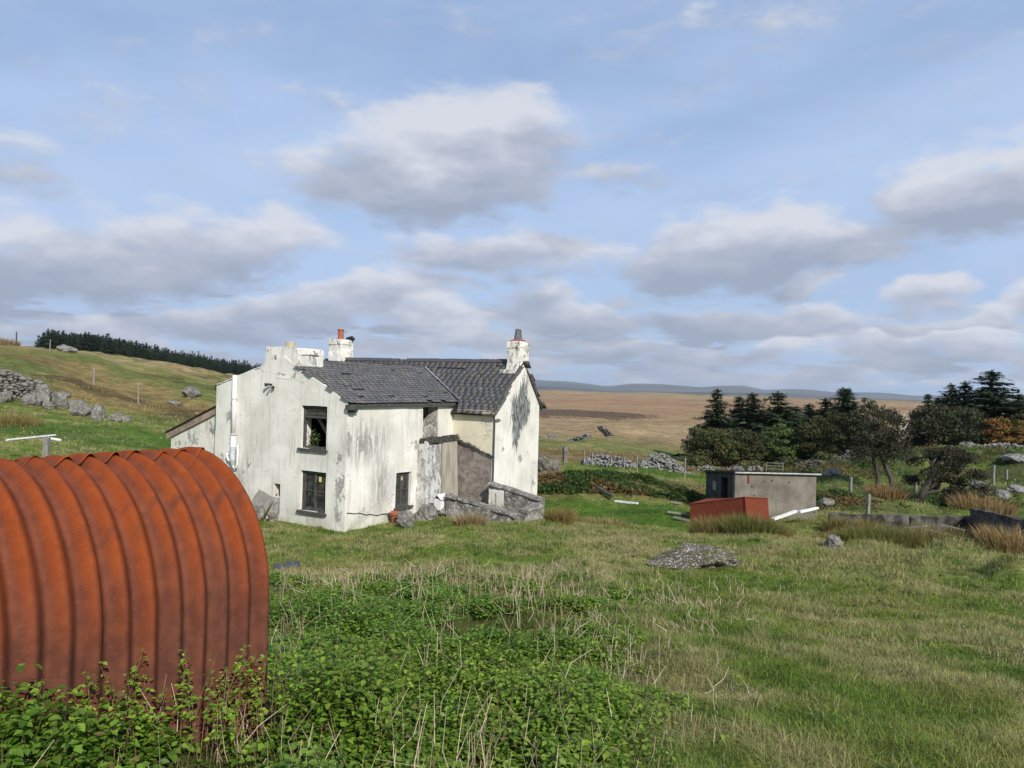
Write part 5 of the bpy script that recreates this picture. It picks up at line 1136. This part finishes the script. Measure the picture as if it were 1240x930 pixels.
# wind-bent thorn trees
def thorn(name, loc, rs_seed, trunks, centres, leafc, label, per=210, twigs=14, leaf=.06):
    rs_ = np.random.RandomState(rs_seed); e = empty(name, loc); paths = []; C = []; A = []; N = []; S = []; K = []
    for t in trunks: paths.append(t)
    tops = [t[0][-1] for t in trunks]
    for (cx, cy, cz, r_) in centres:
        c = Vector((cx, cy, cz)); t = min(tops, key=lambda q: (q-c).length); m_ = t.lerp(c, .5)+Vector(rs_.normal(0, .12, 3)); paths.append(([t, m_, c], [.055, .035, .015]))
        for _ in range(twigs):
            q = c+Vector(rs_.normal(0, 1, 3)).normalized()*r_*rs_.uniform(.8, 1.5); q.z = c.z+(q.z-c.z)*.6; paths.append(([c.lerp(m_, .2), c.lerp(q, .5)+Vector(rs_.normal(0, .06, 3)), q], [.014, .009, .004]))
        n = per; d = rs_.normal(0, 1, (n, 3)); d /= np.linalg.norm(d, axis=1)[:, None]; d *= (rs_.rand(n, 1)**.5)*r_*1.25; d[:, 2] *= .6
        C.append(np.array([cx, cy, cz])+d); S.append(rs_.uniform(.5, 1.4, n)*leaf); A.append(rs_.normal(0, 1, (n, 3))); N.append(rs_.normal(0, 1, (n, 3))+[0, 0, .6]); t_ = rs_.rand(); K.append(np.tile(np.array(leafc[0])*(1-t_)+np.array(leafc[1])*t_, (n, 1)))
    C = np.concatenate(C); S = np.concatenate(S); A = np.concatenate(A); N = np.concatenate(N); K = np.concatenate(K)*rs_.uniform(.6, 1.4, (len(C), 1))
    V, q, col = cards(C, S, N, A, K, .6); tubes_np('trunk', paths, m_bark, e, 5); npmesh('crown', V, [q], m_needle, col, parent=e); return tag(e, label, 'tree')
Y_ = 41; p = gd(1075, Y_)
def L(px, py): q = at(px, py, Y_)-p; return V3(q.x, 0, q.z)
tr = [([V3(L(1081,594).x,0,-.3), L(1079,580), L(1070,560), L(1063,545)], [.17,.14,.13,.10]), ([V3(L(1064,592).x,.3,-.3), L(1063,575), L(1058,560), L(1056,545)], [.14,.11,.10,.08])]
rs = random.Random(5); cen = []
for (px, py) in ((1038,545),(1048,528),(1055,515),(1064,505),(1075,500),(1085,510),(1078,522),(1065,530),(1050,545),(1072,540),(1088,528),(1040,530),(1060,548),(1080,545),(1090,540),(1046,555),(1070,553),(1068,516),(1052,536)):
    q = L(px, py); cen.append((q.x, rs.gauss(0, .6), q.z, rs.uniform(.42, .62)))
thorn('thorn_tree', p, 5, tr, cen, [(.030,.036,.018), (.055,.052,.028)], 'left thorn tree on two leaning trunks beside the shed', per=380, twigs=16)
Y_ = 35; p = gd(1125, Y_)
tr = [([V3(0,0,-.3)+L(1112,602), L(1122,588), L(1130,572), L(1142,558)], [.22,.18,.14,.09]), ([L(1120,594), L(1140,582), L(1158,575)], [.13,.10,.06]), ([L(1118,598), L(1140,594), L(1168,588)], [.11,.08,.04]), ([L(1128,578), L(1128,562), L(1135,552)], [.10,.08,.05])]
cen = []
for (px, py) in ((1125,560),(1135,550),(1148,546),(1162,550),(1174,556),(1150,560),(1138,566),(1160,568),(1172,573),(1128,575),(1145,578),(1160,584),(1172,588),(1150,592),(1136,590),(1164,598),(1182,562),(1122,585),(1142,600),(1130,545)):
    q = L(px, py); cen.append((q.x, rs.gauss(0, .6), max(q.z, .2), rs.uniform(.34, .52)))
thorn('thorn_tree', p, 6, tr, cen, [(.032,.034,.018), (.055,.050,.028)], 'wind-thrown thorn tree sprawling to the right over the grass', per=560, twigs=30, leaf=.05)

# the conifer plantation on the skyline at left, one mass of trees
def plantation():
    protos = []
    for sd in range(4):
        e = conifer(100+sd, 9.0, 2.1, dark=.85, n_wh=17, k_card=.35); cr, tk = [c for c in e.children if c.name.startswith('crown')][0], [c for c in e.children if c.name.startswith('trunk')][0]
        me = cr.data; n = len(me.vertices); v = np.empty(n*3); me.vertices.foreach_get('co', v); col = np.empty(n*4); me.color_attributes['Col'].data.foreach_get('color', col)
        protos.append((v.reshape(-1, 3), col.reshape(-1, 4)[:, :3]))
        for c in (cr, tk, e): bpy.data.objects.remove(c)
    rs_ = np.random.RandomState(4); V = []; Cc = []; f_px = [(42,252),(80,262),(120,280),(160,300),(200,325),(240,352),(275,382),(305,405),(330,420)]
    tops = [(42,412),(50,402),(62,401),(70,403),(85,404),(110,405),(140,410),(170,417),(200,424),(240,431),(270,436),(310,443),(330,446)]
    cnt = 0
    for row in range(7):
        px = 42.0+row*3
        while px < 332:
            Y = np.interp(px, [a for a, _ in f_px], [b for _, b in f_px])+row*4+rs_.normal(0, 1.5); p = gd(px, Y)
            tz = at(px, np.interp(px, [a for a, _ in tops], [b for _, b in tops])+(1.2 if row else 0)+rs_.normal(0, 2.4), Y).z; h = max(5.5, tz-p.z); h = min(h, 16)
            v, c = protos[rs_.randint(4)]; s = h/9.0; w = s*rs_.uniform(.95, 1.3); t = rs_.rand()*6.28; R_ = np.array([[math.cos(t)*w, -math.sin(t)*w, 0], [math.sin(t)*w, math.cos(t)*w, 0], [0, 0, s]])
            V.append(v@R_.T+np.array([p.x, p.y, tz-h])); Cc.append(c*rs_.uniform(.7, 1.3)); cnt += 1
            px += rs_.uniform(2.6, 4.4)*260/Y*1.25
    V = np.concatenate(V); tag(npmesh('forest', V, [np.arange(len(V)).reshape(-1, 4)], m_needle, np.concatenate(Cc)), 'dark conifer plantation along the skyline of the left hill', 'forest', kind='stuff')
    print('plantation trees', cnt, len(V))
plantation()

# ------------------------------------------------------------------ grass, rushes, brambles, dry stalks
rsn = np.random.RandomState(77)
def clear(x, y):
    """where no grass can grow: buildings, tank, shelter"""
    lx, ly = houseloc(x, y); k = ~((lx > -10.2) & (lx < 2.0) & (ly > 0.0) & (ly < 10.2) & ((lx < 0.02) | (ly > 6.3)))
    d = (x+2.27)*.81-(y-5.2)*.59; s = -((x+2.27)*.59+(y-5.2)*.81); k &= ~((np.abs(d) < .86) & (s > -.02) & (s < 3.4))
    c, s_ = math.cos(R(4)), math.sin(R(4)); dx, dy = x-S0.x, y-S0.y; a, b = dx*c+dy*s_, -dx*s_+dy*c; k &= ~((a > 0) & (a < 3.45) & (b > 0) & (b < 3.5))
    return k
def blades(x, y, z, hgt, wid, col, lean=.35, curl=.5):
    n = len(x); t = rsn.rand(n)*6.283; d = np.stack([np.cos(t), np.sin(t), np.zeros(n)], 1); s = np.stack([-np.sin(t), np.cos(t), np.zeros(n)], 1)
    ph = rsn.rand(n)*6.283; s = np.stack([np.cos(ph), np.sin(ph), np.zeros(n)], 1)
    l = (np.abs(rsn.normal(0, lean, n))*hgt)[:, None]; h = hgt[:, None]; w = wid[:, None]*.5; P = np.stack([x, y, z-.01], 1); up = np.array([0, 0, 1.])
    m1 = P+d*l*.30+up*h*.50; tp = P+d*l*(1+curl*.5)+up*h*(1-.35*np.minimum(1, (l/h)**2))
    V = np.stack([P-s*w, P+s*w, m1+s*w*.8, m1-s*w*.8, tp], 1).reshape(-1, 3)
    i = np.arange(n)[:, None]*5; return V, i+np.array([[0, 1, 2, 3]]), i+np.array([[3, 2, 4]]), np.repeat(col, 5, 0)
def scatter(Y0, Y1, n, half=41):
    r = np.sqrt(rsn.rand(n)*(Y1**2-Y0**2)+Y0**2); t = np.radians(rsn.uniform(-half, half, n)); return r*np.sin(t), r*np.cos(t)
def grass():
    Vs = []; Q = []; T = []; K = []; n0 = 0
    for (Y0, Y1, n, hm, wm) in ((1.3, 5, 60000, .075, .0036), (5, 9.5, 170000, .075, .0052), (9.5, 16, 175000, .080, .009), (16, 26.5, 165000, .095, .015), (26.5, 46, 80000, .12, .026), (46, 75, 40000, .17, .05)):
        x, y = scatter(Y0, Y1, n); k = clear(x, y); 
        cl_ = fbm(x, y, 1.1, 3, 41); k &= rsn.rand(n) < .45+1.1*cl_
        bra = bramble(x, y); k &= rsn.rand(n) > bra*.35
        x, y = x[k], y[k]; z = height(x, y); n = len(x); cl_ = fbm(x, y, 1.1, 3, 41)
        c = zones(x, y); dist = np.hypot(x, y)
        h = hm*rsn.uniform(.45, 1.35, n)*(.55+1.0*cl_)
        px = 620+F*x/y; tuss = sstep(px, 960, 1060)*sstep(y, 14, 18)*sstep(y, 28, 26)+sstep(y, 17, 20)*sstep(y, 26, 24)*.35; h *= 1+1.1*tuss*sstep(fbm(x, y, .8, 3, 14), .38, .6)
        lushm = sstep(.10, .14, .12)
        short = sstep(c[:, 0]*0+c[:, 1]-c[:, 0]*1.1, .02, .06); h *= 1-.35*short
        straw = rsn.rand(n) < (.07+.30*sstep(fbm(x, y, 1.3, 3, 2)*.5+fbm(x, y, .5, 3, 8)*.5, .48, .62))*(1-.8*short)
        c = c*rsn.uniform(.72, 1.6, (n, 1))*np.array([1.06, 1.0, .95]); c[:, 0] *= rsn.uniform(.8, 1.25, n)
        c[straw] = STRAW*rsn.uniform(.55, 1.35, (straw.sum(), 1)); c[straw, 2] *= rsn.uniform(.8, 1.3, straw.sum())
        w = wm*rsn.uniform(.6, 1.3, n)
        V, q, t, kk = blades(x, y, z, h, w, c, lean=.85); Vs.append(V); Q.append(q+n0); T.append(t+n0); K.append(kk); n0 += len(V)
    tx, ty = scatter(3, 26, 5200); k = clear(tx, ty) & (rsn.rand(len(tx)) > bramble(tx, ty)) & (rsn.rand(len(tx)) < .25+1.2*sstep(fbm(tx, ty, .7, 3, 81), .42, .62)); tx, ty = tx[k], ty[k]
    m = 26; n = len(tx)*m; rr_ = np.repeat(rsn.uniform(.05, .16, len(tx)), m); a = rsn.rand(n)*6.283; q = np.sqrt(rsn.rand(n))*rr_; x = np.repeat(tx, m)+q*np.cos(a); y = np.repeat(ty, m)+q*np.sin(a); hh = np.repeat(rsn.uniform(.07, .20, len(tx)), m)*rsn.uniform(.5, 1.1, n)
    c = zones(x, y)*rsn.uniform(.5, 1.2, (n, 1)); st_ = np.repeat(rsn.rand(len(tx)) < .35, m) & (rsn.rand(n) < .6); c[st_] = STRAW*rsn.uniform(.6, 1.2, (st_.sum(), 1)); dk = np.repeat(rsn.rand(len(tx)) < .3, m) & ~st_; c[dk] *= [.6, .75, .7]
    V, q, t, kk = blades(x, y, height(x, y), hh, (.0035+.00055*y)*rsn.uniform(.6, 1.3, n), c, lean=.6); Vs.append(V); Q.append(q+n0); T.append(t+n0); K.append(kk); n0 += len(V)
    tag(npmesh('grass', np.concatenate(Vs), [np.concatenate(Q), np.concatenate(T)], m_grass, np.clip(np.concatenate(K), 0, 1)), 'rough pasture grass, green mixed with bleached straw', 'grass', kind='stuff')
grass()
def undergrowth():
    P = []
    for (p0, p1, Y0, Y1, n, hmax) in ((632, 862, 33.0, 36.2, 5200, .55), (950, 1100, 32.5, 36.5, 1500, .4), (1100, 1240, 34, 38, 1100, .45), (830, 1000, 46, 54, 1500, .7), (1000, 1240, 44, 58, 2600, .6)):
        px = rsn.uniform(p0, p1, n); Y = rsn.uniform(Y0, Y1, n); x = (px-620)/F*Y; cl_ = fbm(x, Y, .55, 3, 91); k = (rsn.rand(n) < sstep(cl_, .44, .60)) & clear(x, Y); x, Y, cl_ = x[k], Y[k], cl_[k]
        P.append(np.stack([x, Y, hmax*sstep(cl_, .42, .72)*(.3+.7*fbm(x, Y, 2.0, 2, 5))], 1))
    P = np.concatenate(P); P = np.repeat(P, 7, 0); n = len(P); x = P[:, 0]+rsn.normal(0, .10, n); y = P[:, 1]+rsn.normal(0, .10, n); z = height(x, y)+P[:, 2]*rsn.rand(n)+.02
    t = fbm(x, y, .45, 3, 95); c = lerp(np.broadcast_to(C3(.050, .085, .022), (n, 3)), C3(.150, .105, .045), sstep(t, .48, .60)); c = c*rsn.uniform(.5, 1.5, (n, 1))
    V, q, col = cards(np.stack([x, y, z], 1), rsn.uniform(.04, .11, n), rsn.normal(0, 1, (n, 3))+[0, 0, .8], rsn.normal(0, 1, (n, 3)), c, .5)
    tag(npmesh('undergrowth', V, [q], m_grass, col), 'dark scrubby undergrowth of bracken and bramble on the banks', 'undergrowth', kind='stuff')
undergrowth()
def rush(px, Y, r, h, n, c1, c2, label, seed, zoff=0):
    p = gd(px, Y); rs_ = np.random.RandomState(seed); a = rs_.rand(n)*6.283; q = np.sqrt(rs_.rand(n))*r; x = q*np.cos(a); y = q*np.sin(a)*.8
    z = height(p.x+x, p.y+y)-p.z; hh = h*rs_.uniform(.5, 1.1, n)*(1-.35*(q/r)**2); t = rs_.rand(n, 1); c = (np.array(c1)*(1-t)+np.array(c2)*t)*rs_.uniform(.7, 1.3, (n, 1))
    out = np.stack([x, y, np.zeros(n)], 1)/r*.45+np.stack([rs_.normal(0, .16, n), rs_.normal(0, .16, n), np.zeros(n)], 1); l = out*hh[:, None]; w = np.full(n, .0075*Y/16+.003)*rs_.uniform(.6, 1.2, n)
    ph = rs_.rand(n)*6.283; s = np.stack([np.cos(ph), np.sin(ph), np.zeros(n)], 1)*w[:, None]; P = np.stack([x, y, z-.05], 1); U = np.array([0, 0, 1.])
    m1 = P+l*.35+U*hh[:, None]*.55; tp = P+l*1.2+U*hh[:, None]; V = np.stack([P-s, P+s, m1+s*.8, m1-s*.8, tp], 1).reshape(-1, 3); i = np.arange(n)[:, None]*5
    o = npmesh('rush_tuft', V, [i+np.array([[0, 1, 2, 3]]), i+np.array([[3, 2, 4]])], m_grass, np.repeat(np.clip(c, 0, 1), 5, 0), loc=tuple(p)); return tag(o, label, 'rushes')
gr, yl, rd = (.10, .13, .035), (.21, .19, .065), (.26, .185, .095)
for k, a_ in enumerate([(868,24.6,.85,.85,1500,yl,rd,'reddish rushes in front of the left part of the red tank'),(905,24.2,.95,.9,1900,gr,yl,'greenest and thickest rush clump, before the right face of the red tank'),(936,24.6,.6,.75,900,yl,rd,'ochre rushes at the right end of the clumps by the tank'),
    (1062,22.8,1.15,.85,2200,gr,yl,'wide green rush clump before the ruined blockwork wall'),(1032,23.8,.7,.7,900,rd,yl,'thin reddish rushes left of the wide clump'),(1108,22.6,.9,.75,1300,yl,rd,'straw rushes right of the wide clump'),(1228,22.2,1.0,.9,1600,rd,(.36,.26,.13),'russet rush clump at the right edge before the dark wall'),(1160,22.3,.8,.45,900,gr,yl,'low rushes in front of the pen debris'),(1045,26.6,.8,.6,900,rd,yl,'ragged rushes growing against the middle of the left blockwork length'),(1135,26.0,1.1,.5,1100,rd,gr,'low russet tuft growing inside the ruined pen'),(1012,26.8,.5,.7,600,yl,rd,'straw tuft at the left end of the ruined blockwork wall'),
    (678,23.2,.42,.75,900,yl,(.30,.20,.09),'golden rush clump at the end of the yard walls'),(567,22.9,.5,.6,700,rd,(.34,.26,.15),'pale reddish tuft growing before the low yard wall'),(698,25.5,.8,.5,700,(.30,.24,.13),yl,'sparse dry rushes beyond the yard wall end'),(735,25.0,.8,.5,600,(.30,.24,.13),yl,'dry rushes at the near edge of the bright yard'),
    (10,44,1.8,.9,1200,(.30,.23,.10),yl,'straw tuft on the bright grass below the drystone wall'),(1190,33,1.4,.8,1000,rd,(.30,.2,.1),'red-brown rushes behind the dark pen wall'),(1075,36,1.0,.8,700,rd,(.3,.2,.1),'russet tuft between the thorn trunks'),(5,101,1.7,1.6,900,(.34,.25,.13),(.3,.22,.12),'tall straw tuft on the skyline at the left edge'),(1203,26,1.3,.6,900,rd,yl,'rushes spilling over the dark pen wall')]):
    rush(*a_[:7], a_[7], 300+k)

def leaf_mesh(C, D, Nn, S, col, asp=.34):
    """pointed folded leaves: base at C, growing along D"""
    n = len(C); D = D/np.linalg.norm(D, axis=1)[:, None]; B = np.cross(Nn, D); B /= np.maximum(np.linalg.norm(B, axis=1), 1e-6)[:, None]; U = np.cross(D, B); s = S[:, None]
    l1 = C+D*s*.30+B*s*asp+U*s*.07; l2 = C+D*s*.66+B*s*asp*.70+U*s*.05; tip = C+D*s-U*s*.12; r2 = C+D*s*.66-B*s*asp*.70+U*s*.05; r1 = C+D*s*.30-B*s*asp+U*s*.07
    V = np.stack([C, l1, l2, tip, r2, r1], 1).reshape(-1, 3); i = np.arange(n)[:, None]*6
    return V, i+np.array([[0, 1, 2, 3]]), i+np.array([[3, 4, 5, 0]]), np.repeat(col, 6, 0)
def brambles():
    x, y = scatter(1.9, 15, 130000, 45); b = bramble(x, y); cl_ = fbm(x, y, 1.5, 3, 51); k = (rsn.rand(len(x)) < b**1.3*(.04+1.6*sstep(cl_*.7+.3*fbm(x, y, 3.3, 2, 58), .45-.07*b, .60-.07*b)))
    x, y = x[k], y[k]
    # fewer stems far away, more close by
    k = rsn.rand(len(x)) < np.clip(1.2-y/15, .28, 1); x, y = x[k], y[k]; n = len(x); z = height(x, y)
    d = (x+2.27)*.81-(y-5.2)*.59; s = -((x+2.27)*.59+(y-5.2)*.81); byhut = sstep(d, 2.0, 1.1)*sstep(s, -1.6, -.5)*sstep(d, .5, .9)
    big = fbm(x, y, .55, 3, 52); cl_ = fbm(x, y, 1.5, 3, 51)
    Ht = (.03+.42*sstep(cl_, .36, .74)*(.55+.9*fbm(x, y, 3.1, 2, 57))*(.25+1.5*np.clip(big-.2, 0, 1)))*rsn.uniform(.55, 1.1, n)*(1+.9*byhut)*(1-.35*sstep(y, 7, 11))*(.55+.45*byhut+.25*sstep(620+F*x/y, 520, 380))*sstep(bramble(x, y), 0, .8)+.04
    V = []; Q = []; T = []; K = []; n0 = 0; lean = rsn.normal(0, .18, (n, 2))*Ht[:, None]
    SV = []; 
    for j in range(7):
        m = rsn.rand(n) < np.clip(Ht/.045-j*.55, 0, 1)*.98 if j else np.ones(n, bool)
        idx = np.where(m)[0]; f = 1-j*.135*np.ones(len(idx))*rsn.uniform(.8, 1.2, len(idx)); f = np.clip(f, .08, 1)
        for lf in range(3):
            a = rsn.rand(len(idx))*6.283; cx = x[idx]+lean[idx, 0]*f; cy = y[idx]+lean[idx, 1]*f; cz = z[idx]+Ht[idx]*f
            off = rsn.uniform(.0, .045, len(idx)); C = np.stack([cx+np.cos(a)*off, cy+np.sin(a)*off, cz], 1)
            D = np.stack([np.cos(a), np.sin(a), rsn.uniform(-.45, .45, len(idx))], 1); Nn = np.array([0, 0, 1.])+rsn.normal(0, .32, (len(idx), 3))
            S = rsn.uniform(.022, .052, len(idx))*(1+.25*byhut[idx])*(1+.04*np.maximum(y[idx]-6, 0))
            t = rsn.rand(len(idx)); young = (j == 0)*.8
            pat = sstep(fbm(x[idx], y[idx], .9, 3, 61), .42, .62)
            c = lerp(np.broadcast_to(C3(.090, .185, .018), (len(idx), 3)), C3(.255, .345, .045), np.clip(t*.8+young*.35-.15*(1-pat), 0, 1)); hue = sstep(fbm(x[idx], y[idx], .7, 3, 66), .40, .60)[:, None]; c = c*(1-hue)+c*np.array([.75, .88, .95])*hue; c = c*rsn.uniform(.65, 1.4, (len(idx), 1))
            od = rsn.rand(len(idx)) < .03; c[od] = [.20, .15, .06]
            v, q, tt, kk = leaf_mesh(C, D, Nn, S, c); V.append(v); Q.append(q+n0); T.append(tt+n0); K.append(kk); n0 += len(v)
    o = npmesh('bramble_leaves', np.concatenate(V), [np.concatenate(Q), np.concatenate(T)], m_bramble, np.clip(np.concatenate(K), 0, 1)); tag(o, 'bright green nettles and brambles covering the near slope', 'brambles', kind='stuff'); print('bramble verts', n0)
    # stems
    P0 = np.stack([x, y, z-.02], 1); P1 = np.stack([x+lean[:, 0], y+lean[:, 1], z+Ht], 1); w = .0022
    a = rsn.rand(n)*6.283; s_ = np.stack([np.cos(a)*w, np.sin(a)*w, np.zeros(n)], 1); Vv = np.stack([P0-s_, P0+s_, P1+s_, P1-s_], 1).reshape(-1, 3)
    c = np.tile(C3(.10, .10, .04), (n, 1))*rsn.uniform(.6, 1.4, (n, 1)); tag(npmesh('bramble_stems', Vv, [np.arange(n*4).reshape(-1, 4)], m_bramble, np.repeat(c, 4, 0)), 'thin stems under the nettles and brambles', 'stems', kind='stuff')
brambles()
def sprigs():
    V = []; Q1 = []; Q2 = []; K = []; n0 = 0; rr = np.random.RandomState(8)
    u = np.array([.59, .81]); vd = np.array([.81, -.59]); base = np.array([-2.27, 5.2]); C = []; D = []; N = []; S = []; c = []; SV = []
    for i in range(120):
        s = rr.uniform(-.5, 2.6); off = rr.uniform(.92, 1.25) if s > 0 else rr.uniform(.3, 1.3); p = base-u*s+vd*off; z = hz(p[0], p[1]); H = rr.uniform(.32, .68); ln = rr.normal(0, .10, 2)
        SV.append(([(p[0], p[1], z), (p[0]+ln[0]*.4, p[1]+ln[1]*.4, z+H*.6), (p[0]+ln[0], p[1]+ln[1], z+H)], [.003, .0025, .0015]))
        for j in range(rr.randint(14, 34)):
            f = rr.uniform(.3, 1)**.6; a = rr.rand()*6.283; C.append([p[0]+ln[0]*f, p[1]+ln[1]*f, z+H*f]); D.append([math.cos(a), math.sin(a), rr.uniform(-.5, .5)]); N.append([rr.normal(0, .35), rr.normal(0, .35), 1]); S.append(rr.uniform(.022, .052)*(1.2-.5*f)); t = f*rr.rand(); c.append([.16+.18*t, .30+.16*t, .030+.03*t])
    C, D, N, S, c = map(np.array, (C, D, N, S, c)); C = C+D*rr.uniform(0, .03, (len(C), 1)); c = c*rr.uniform(.7, 1.3, (len(c), 1)); v, a, b, k = leaf_mesh(C, D, N, S, c)
    tag(npmesh('bramble_sprigs', v, [a, b], m_bramble, np.clip(k, 0, 1)), 'taller bramble sprigs reaching up the side of the corrugated shelter', 'brambles', kind='stuff')
    bm = bmesh.new()
    for pts, rad in SV: tube(bm, pts, rad, 4)
    tag(obj('sprig_stems', bm, m_brown), 'reddish stems of the bramble sprigs by the shelter', 'stems', kind='stuff')
    # leaves seen through the upper gable window
    rr = np.random.RandomState(3); n = 190; C = np.stack([rr.normal(-1.93, .10, n), rr.uniform(.25, .55, n), 2.82+np.abs(rr.normal(0, .34, n))], 1); C = C[C[:, 2] < 3.85]; n = len(C); D = rr.normal(0, 1, (n, 3)); N = rr.normal(0, 1, (n, 3))+[0, -.8, .6]
    v, a, b, k = leaf_mesh(C, D, N, rr.uniform(.05, .10, n), np.tile([.07, .11, .028], (n, 1))*rr.uniform(.6, 1.4, (n, 1))); o = npmesh('ivy', v, [a, b], m_bramble, k); o.matrix_world = Matrix.Translation(HO) @ Matrix.Rotation(HRZ, 4, 'Z'); tag(o, 'green shrub growing inside the broken upper gable window', 'plant')
m_brown = m_simple('reddish stem', (.13, .07, .04), (.22, .16, .09), 20)
sprigs()
def stalks():
    # dry nettle and dock stalks standing through the green
    N = 2700; x, y = scatter(2.2, 16.5, N*7, 44); px = 620+F*x/y
    b = np.clip(bramble(x, y)+.55*sstep(px, 330, 400)*sstep(px, 980, 860)*sstep(y, 4, 6)*sstep(y, 15.5, 13), 0, 1); cl_ = fbm(x, y, .9, 3, 71); edge = sstep(y, 10.5, 12.5)*.35
    k = rsn.rand(len(x)) < b*(sstep(cl_, .46, .64)+.22+edge*.7)*.6; k &= clear(x, y); x, y = x[k][:N], y[k][:N]; n = len(x); z = height(x, y)
    hh = rsn.uniform(.10, .26, n)+bramble(x, y)*rsn.uniform(.06, .32, n); fallen = rsn.rand(n) < .22; t = rsn.rand(n)*6.283; ln = np.where(fallen, rsn.uniform(.7, 1.6, n), np.abs(rsn.normal(0, .22, n)))
    m, g, b_ = mat('dry stalks'); a = g.n('ShaderNodeAttribute', attribute_name='Col').outputs['Color']; g.put(b_.inputs['Base Color'], a); b_.inputs['Roughness'].default_value = .8
    V = []; Q = []; K = []; seg = 5; ang = np.arange(seg)/seg*6.283; n0 = 0
    for i in range(n):
        d = np.array([math.cos(t[i])*ln[i], math.sin(t[i])*ln[i], 1.0 if not fallen[i] else .7]); d = d/np.linalg.norm(d)*hh[i]; p0 = np.array([x[i], y[i], z[i]-.03+(.10*fallen[i])]); bend = rsn.normal(0, .06, 3)*hh[i]*3
        pts = [p0, p0+d*.5+bend*.5, p0+d]; r0 = rsn.uniform(.0014, .0032)*(1+y[i]*.06)
        c = np.array([.50, .42, .29])*rsn.uniform(.55, 1.3) if rsn.rand() < .75 else np.array([.22, .14, .085])*rsn.uniform(.6, 1.2)
        ax = np.cross(d/hh[i], [0, .3, 1.]); ax = np.cross(d/hh[i], [1, 0, 0]) if np.linalg.norm(ax) < .1 else ax; ax /= np.linalg.norm(ax); bx = np.cross(d/hh[i], ax)
        for j, p in enumerate(pts):
            r = r0*(1-.28*j); V.append(p+np.outer(np.cos(ang), ax)*r+np.outer(np.sin(ang), bx)*r)
        for j in range(2):
            for s in range(seg): Q.append((n0+j*seg+s, n0+j*seg+(s+1) % seg, n0+(j+1)*seg+(s+1) % seg, n0+(j+1)*seg+s))
        K.append(np.tile(c, (3*seg, 1))); n0 += 3*seg
    tag(npmesh('dry_stalks', np.concatenate(V), [np.array(Q)], m, np.clip(np.concatenate(K), 0, 1)), 'bleached dead stalks standing among the brambles', 'stalks', kind='stuff')
stalks()

# ------------------------------------------------------------------ haze: the air between here and the far hills
def haze():
    bm = bmesh.new(); box(bm, -17500, 17500, -17500, 17500, -130, 75); m = bpy.data.materials.new('haze air'); m.use_nodes = True; t = m.node_tree; t.nodes.clear()
    p = t.nodes.new('ShaderNodeVolumePrincipled'); p.inputs['Color'].default_value = (.72, .85, 1, 1); p.inputs['Density'].default_value = 6.5e-5; p.inputs['Anisotropy'].default_value = .1
    o = t.nodes.new('ShaderNodeOutputMaterial'); t.links.new(p.outputs[0], o.inputs['Volume']); m.volume_intersection_method if hasattr(m, 'volume_intersection_method') else None
    ob = obj('haze', bm, m); tag(ob, kind='stuff')
haze()
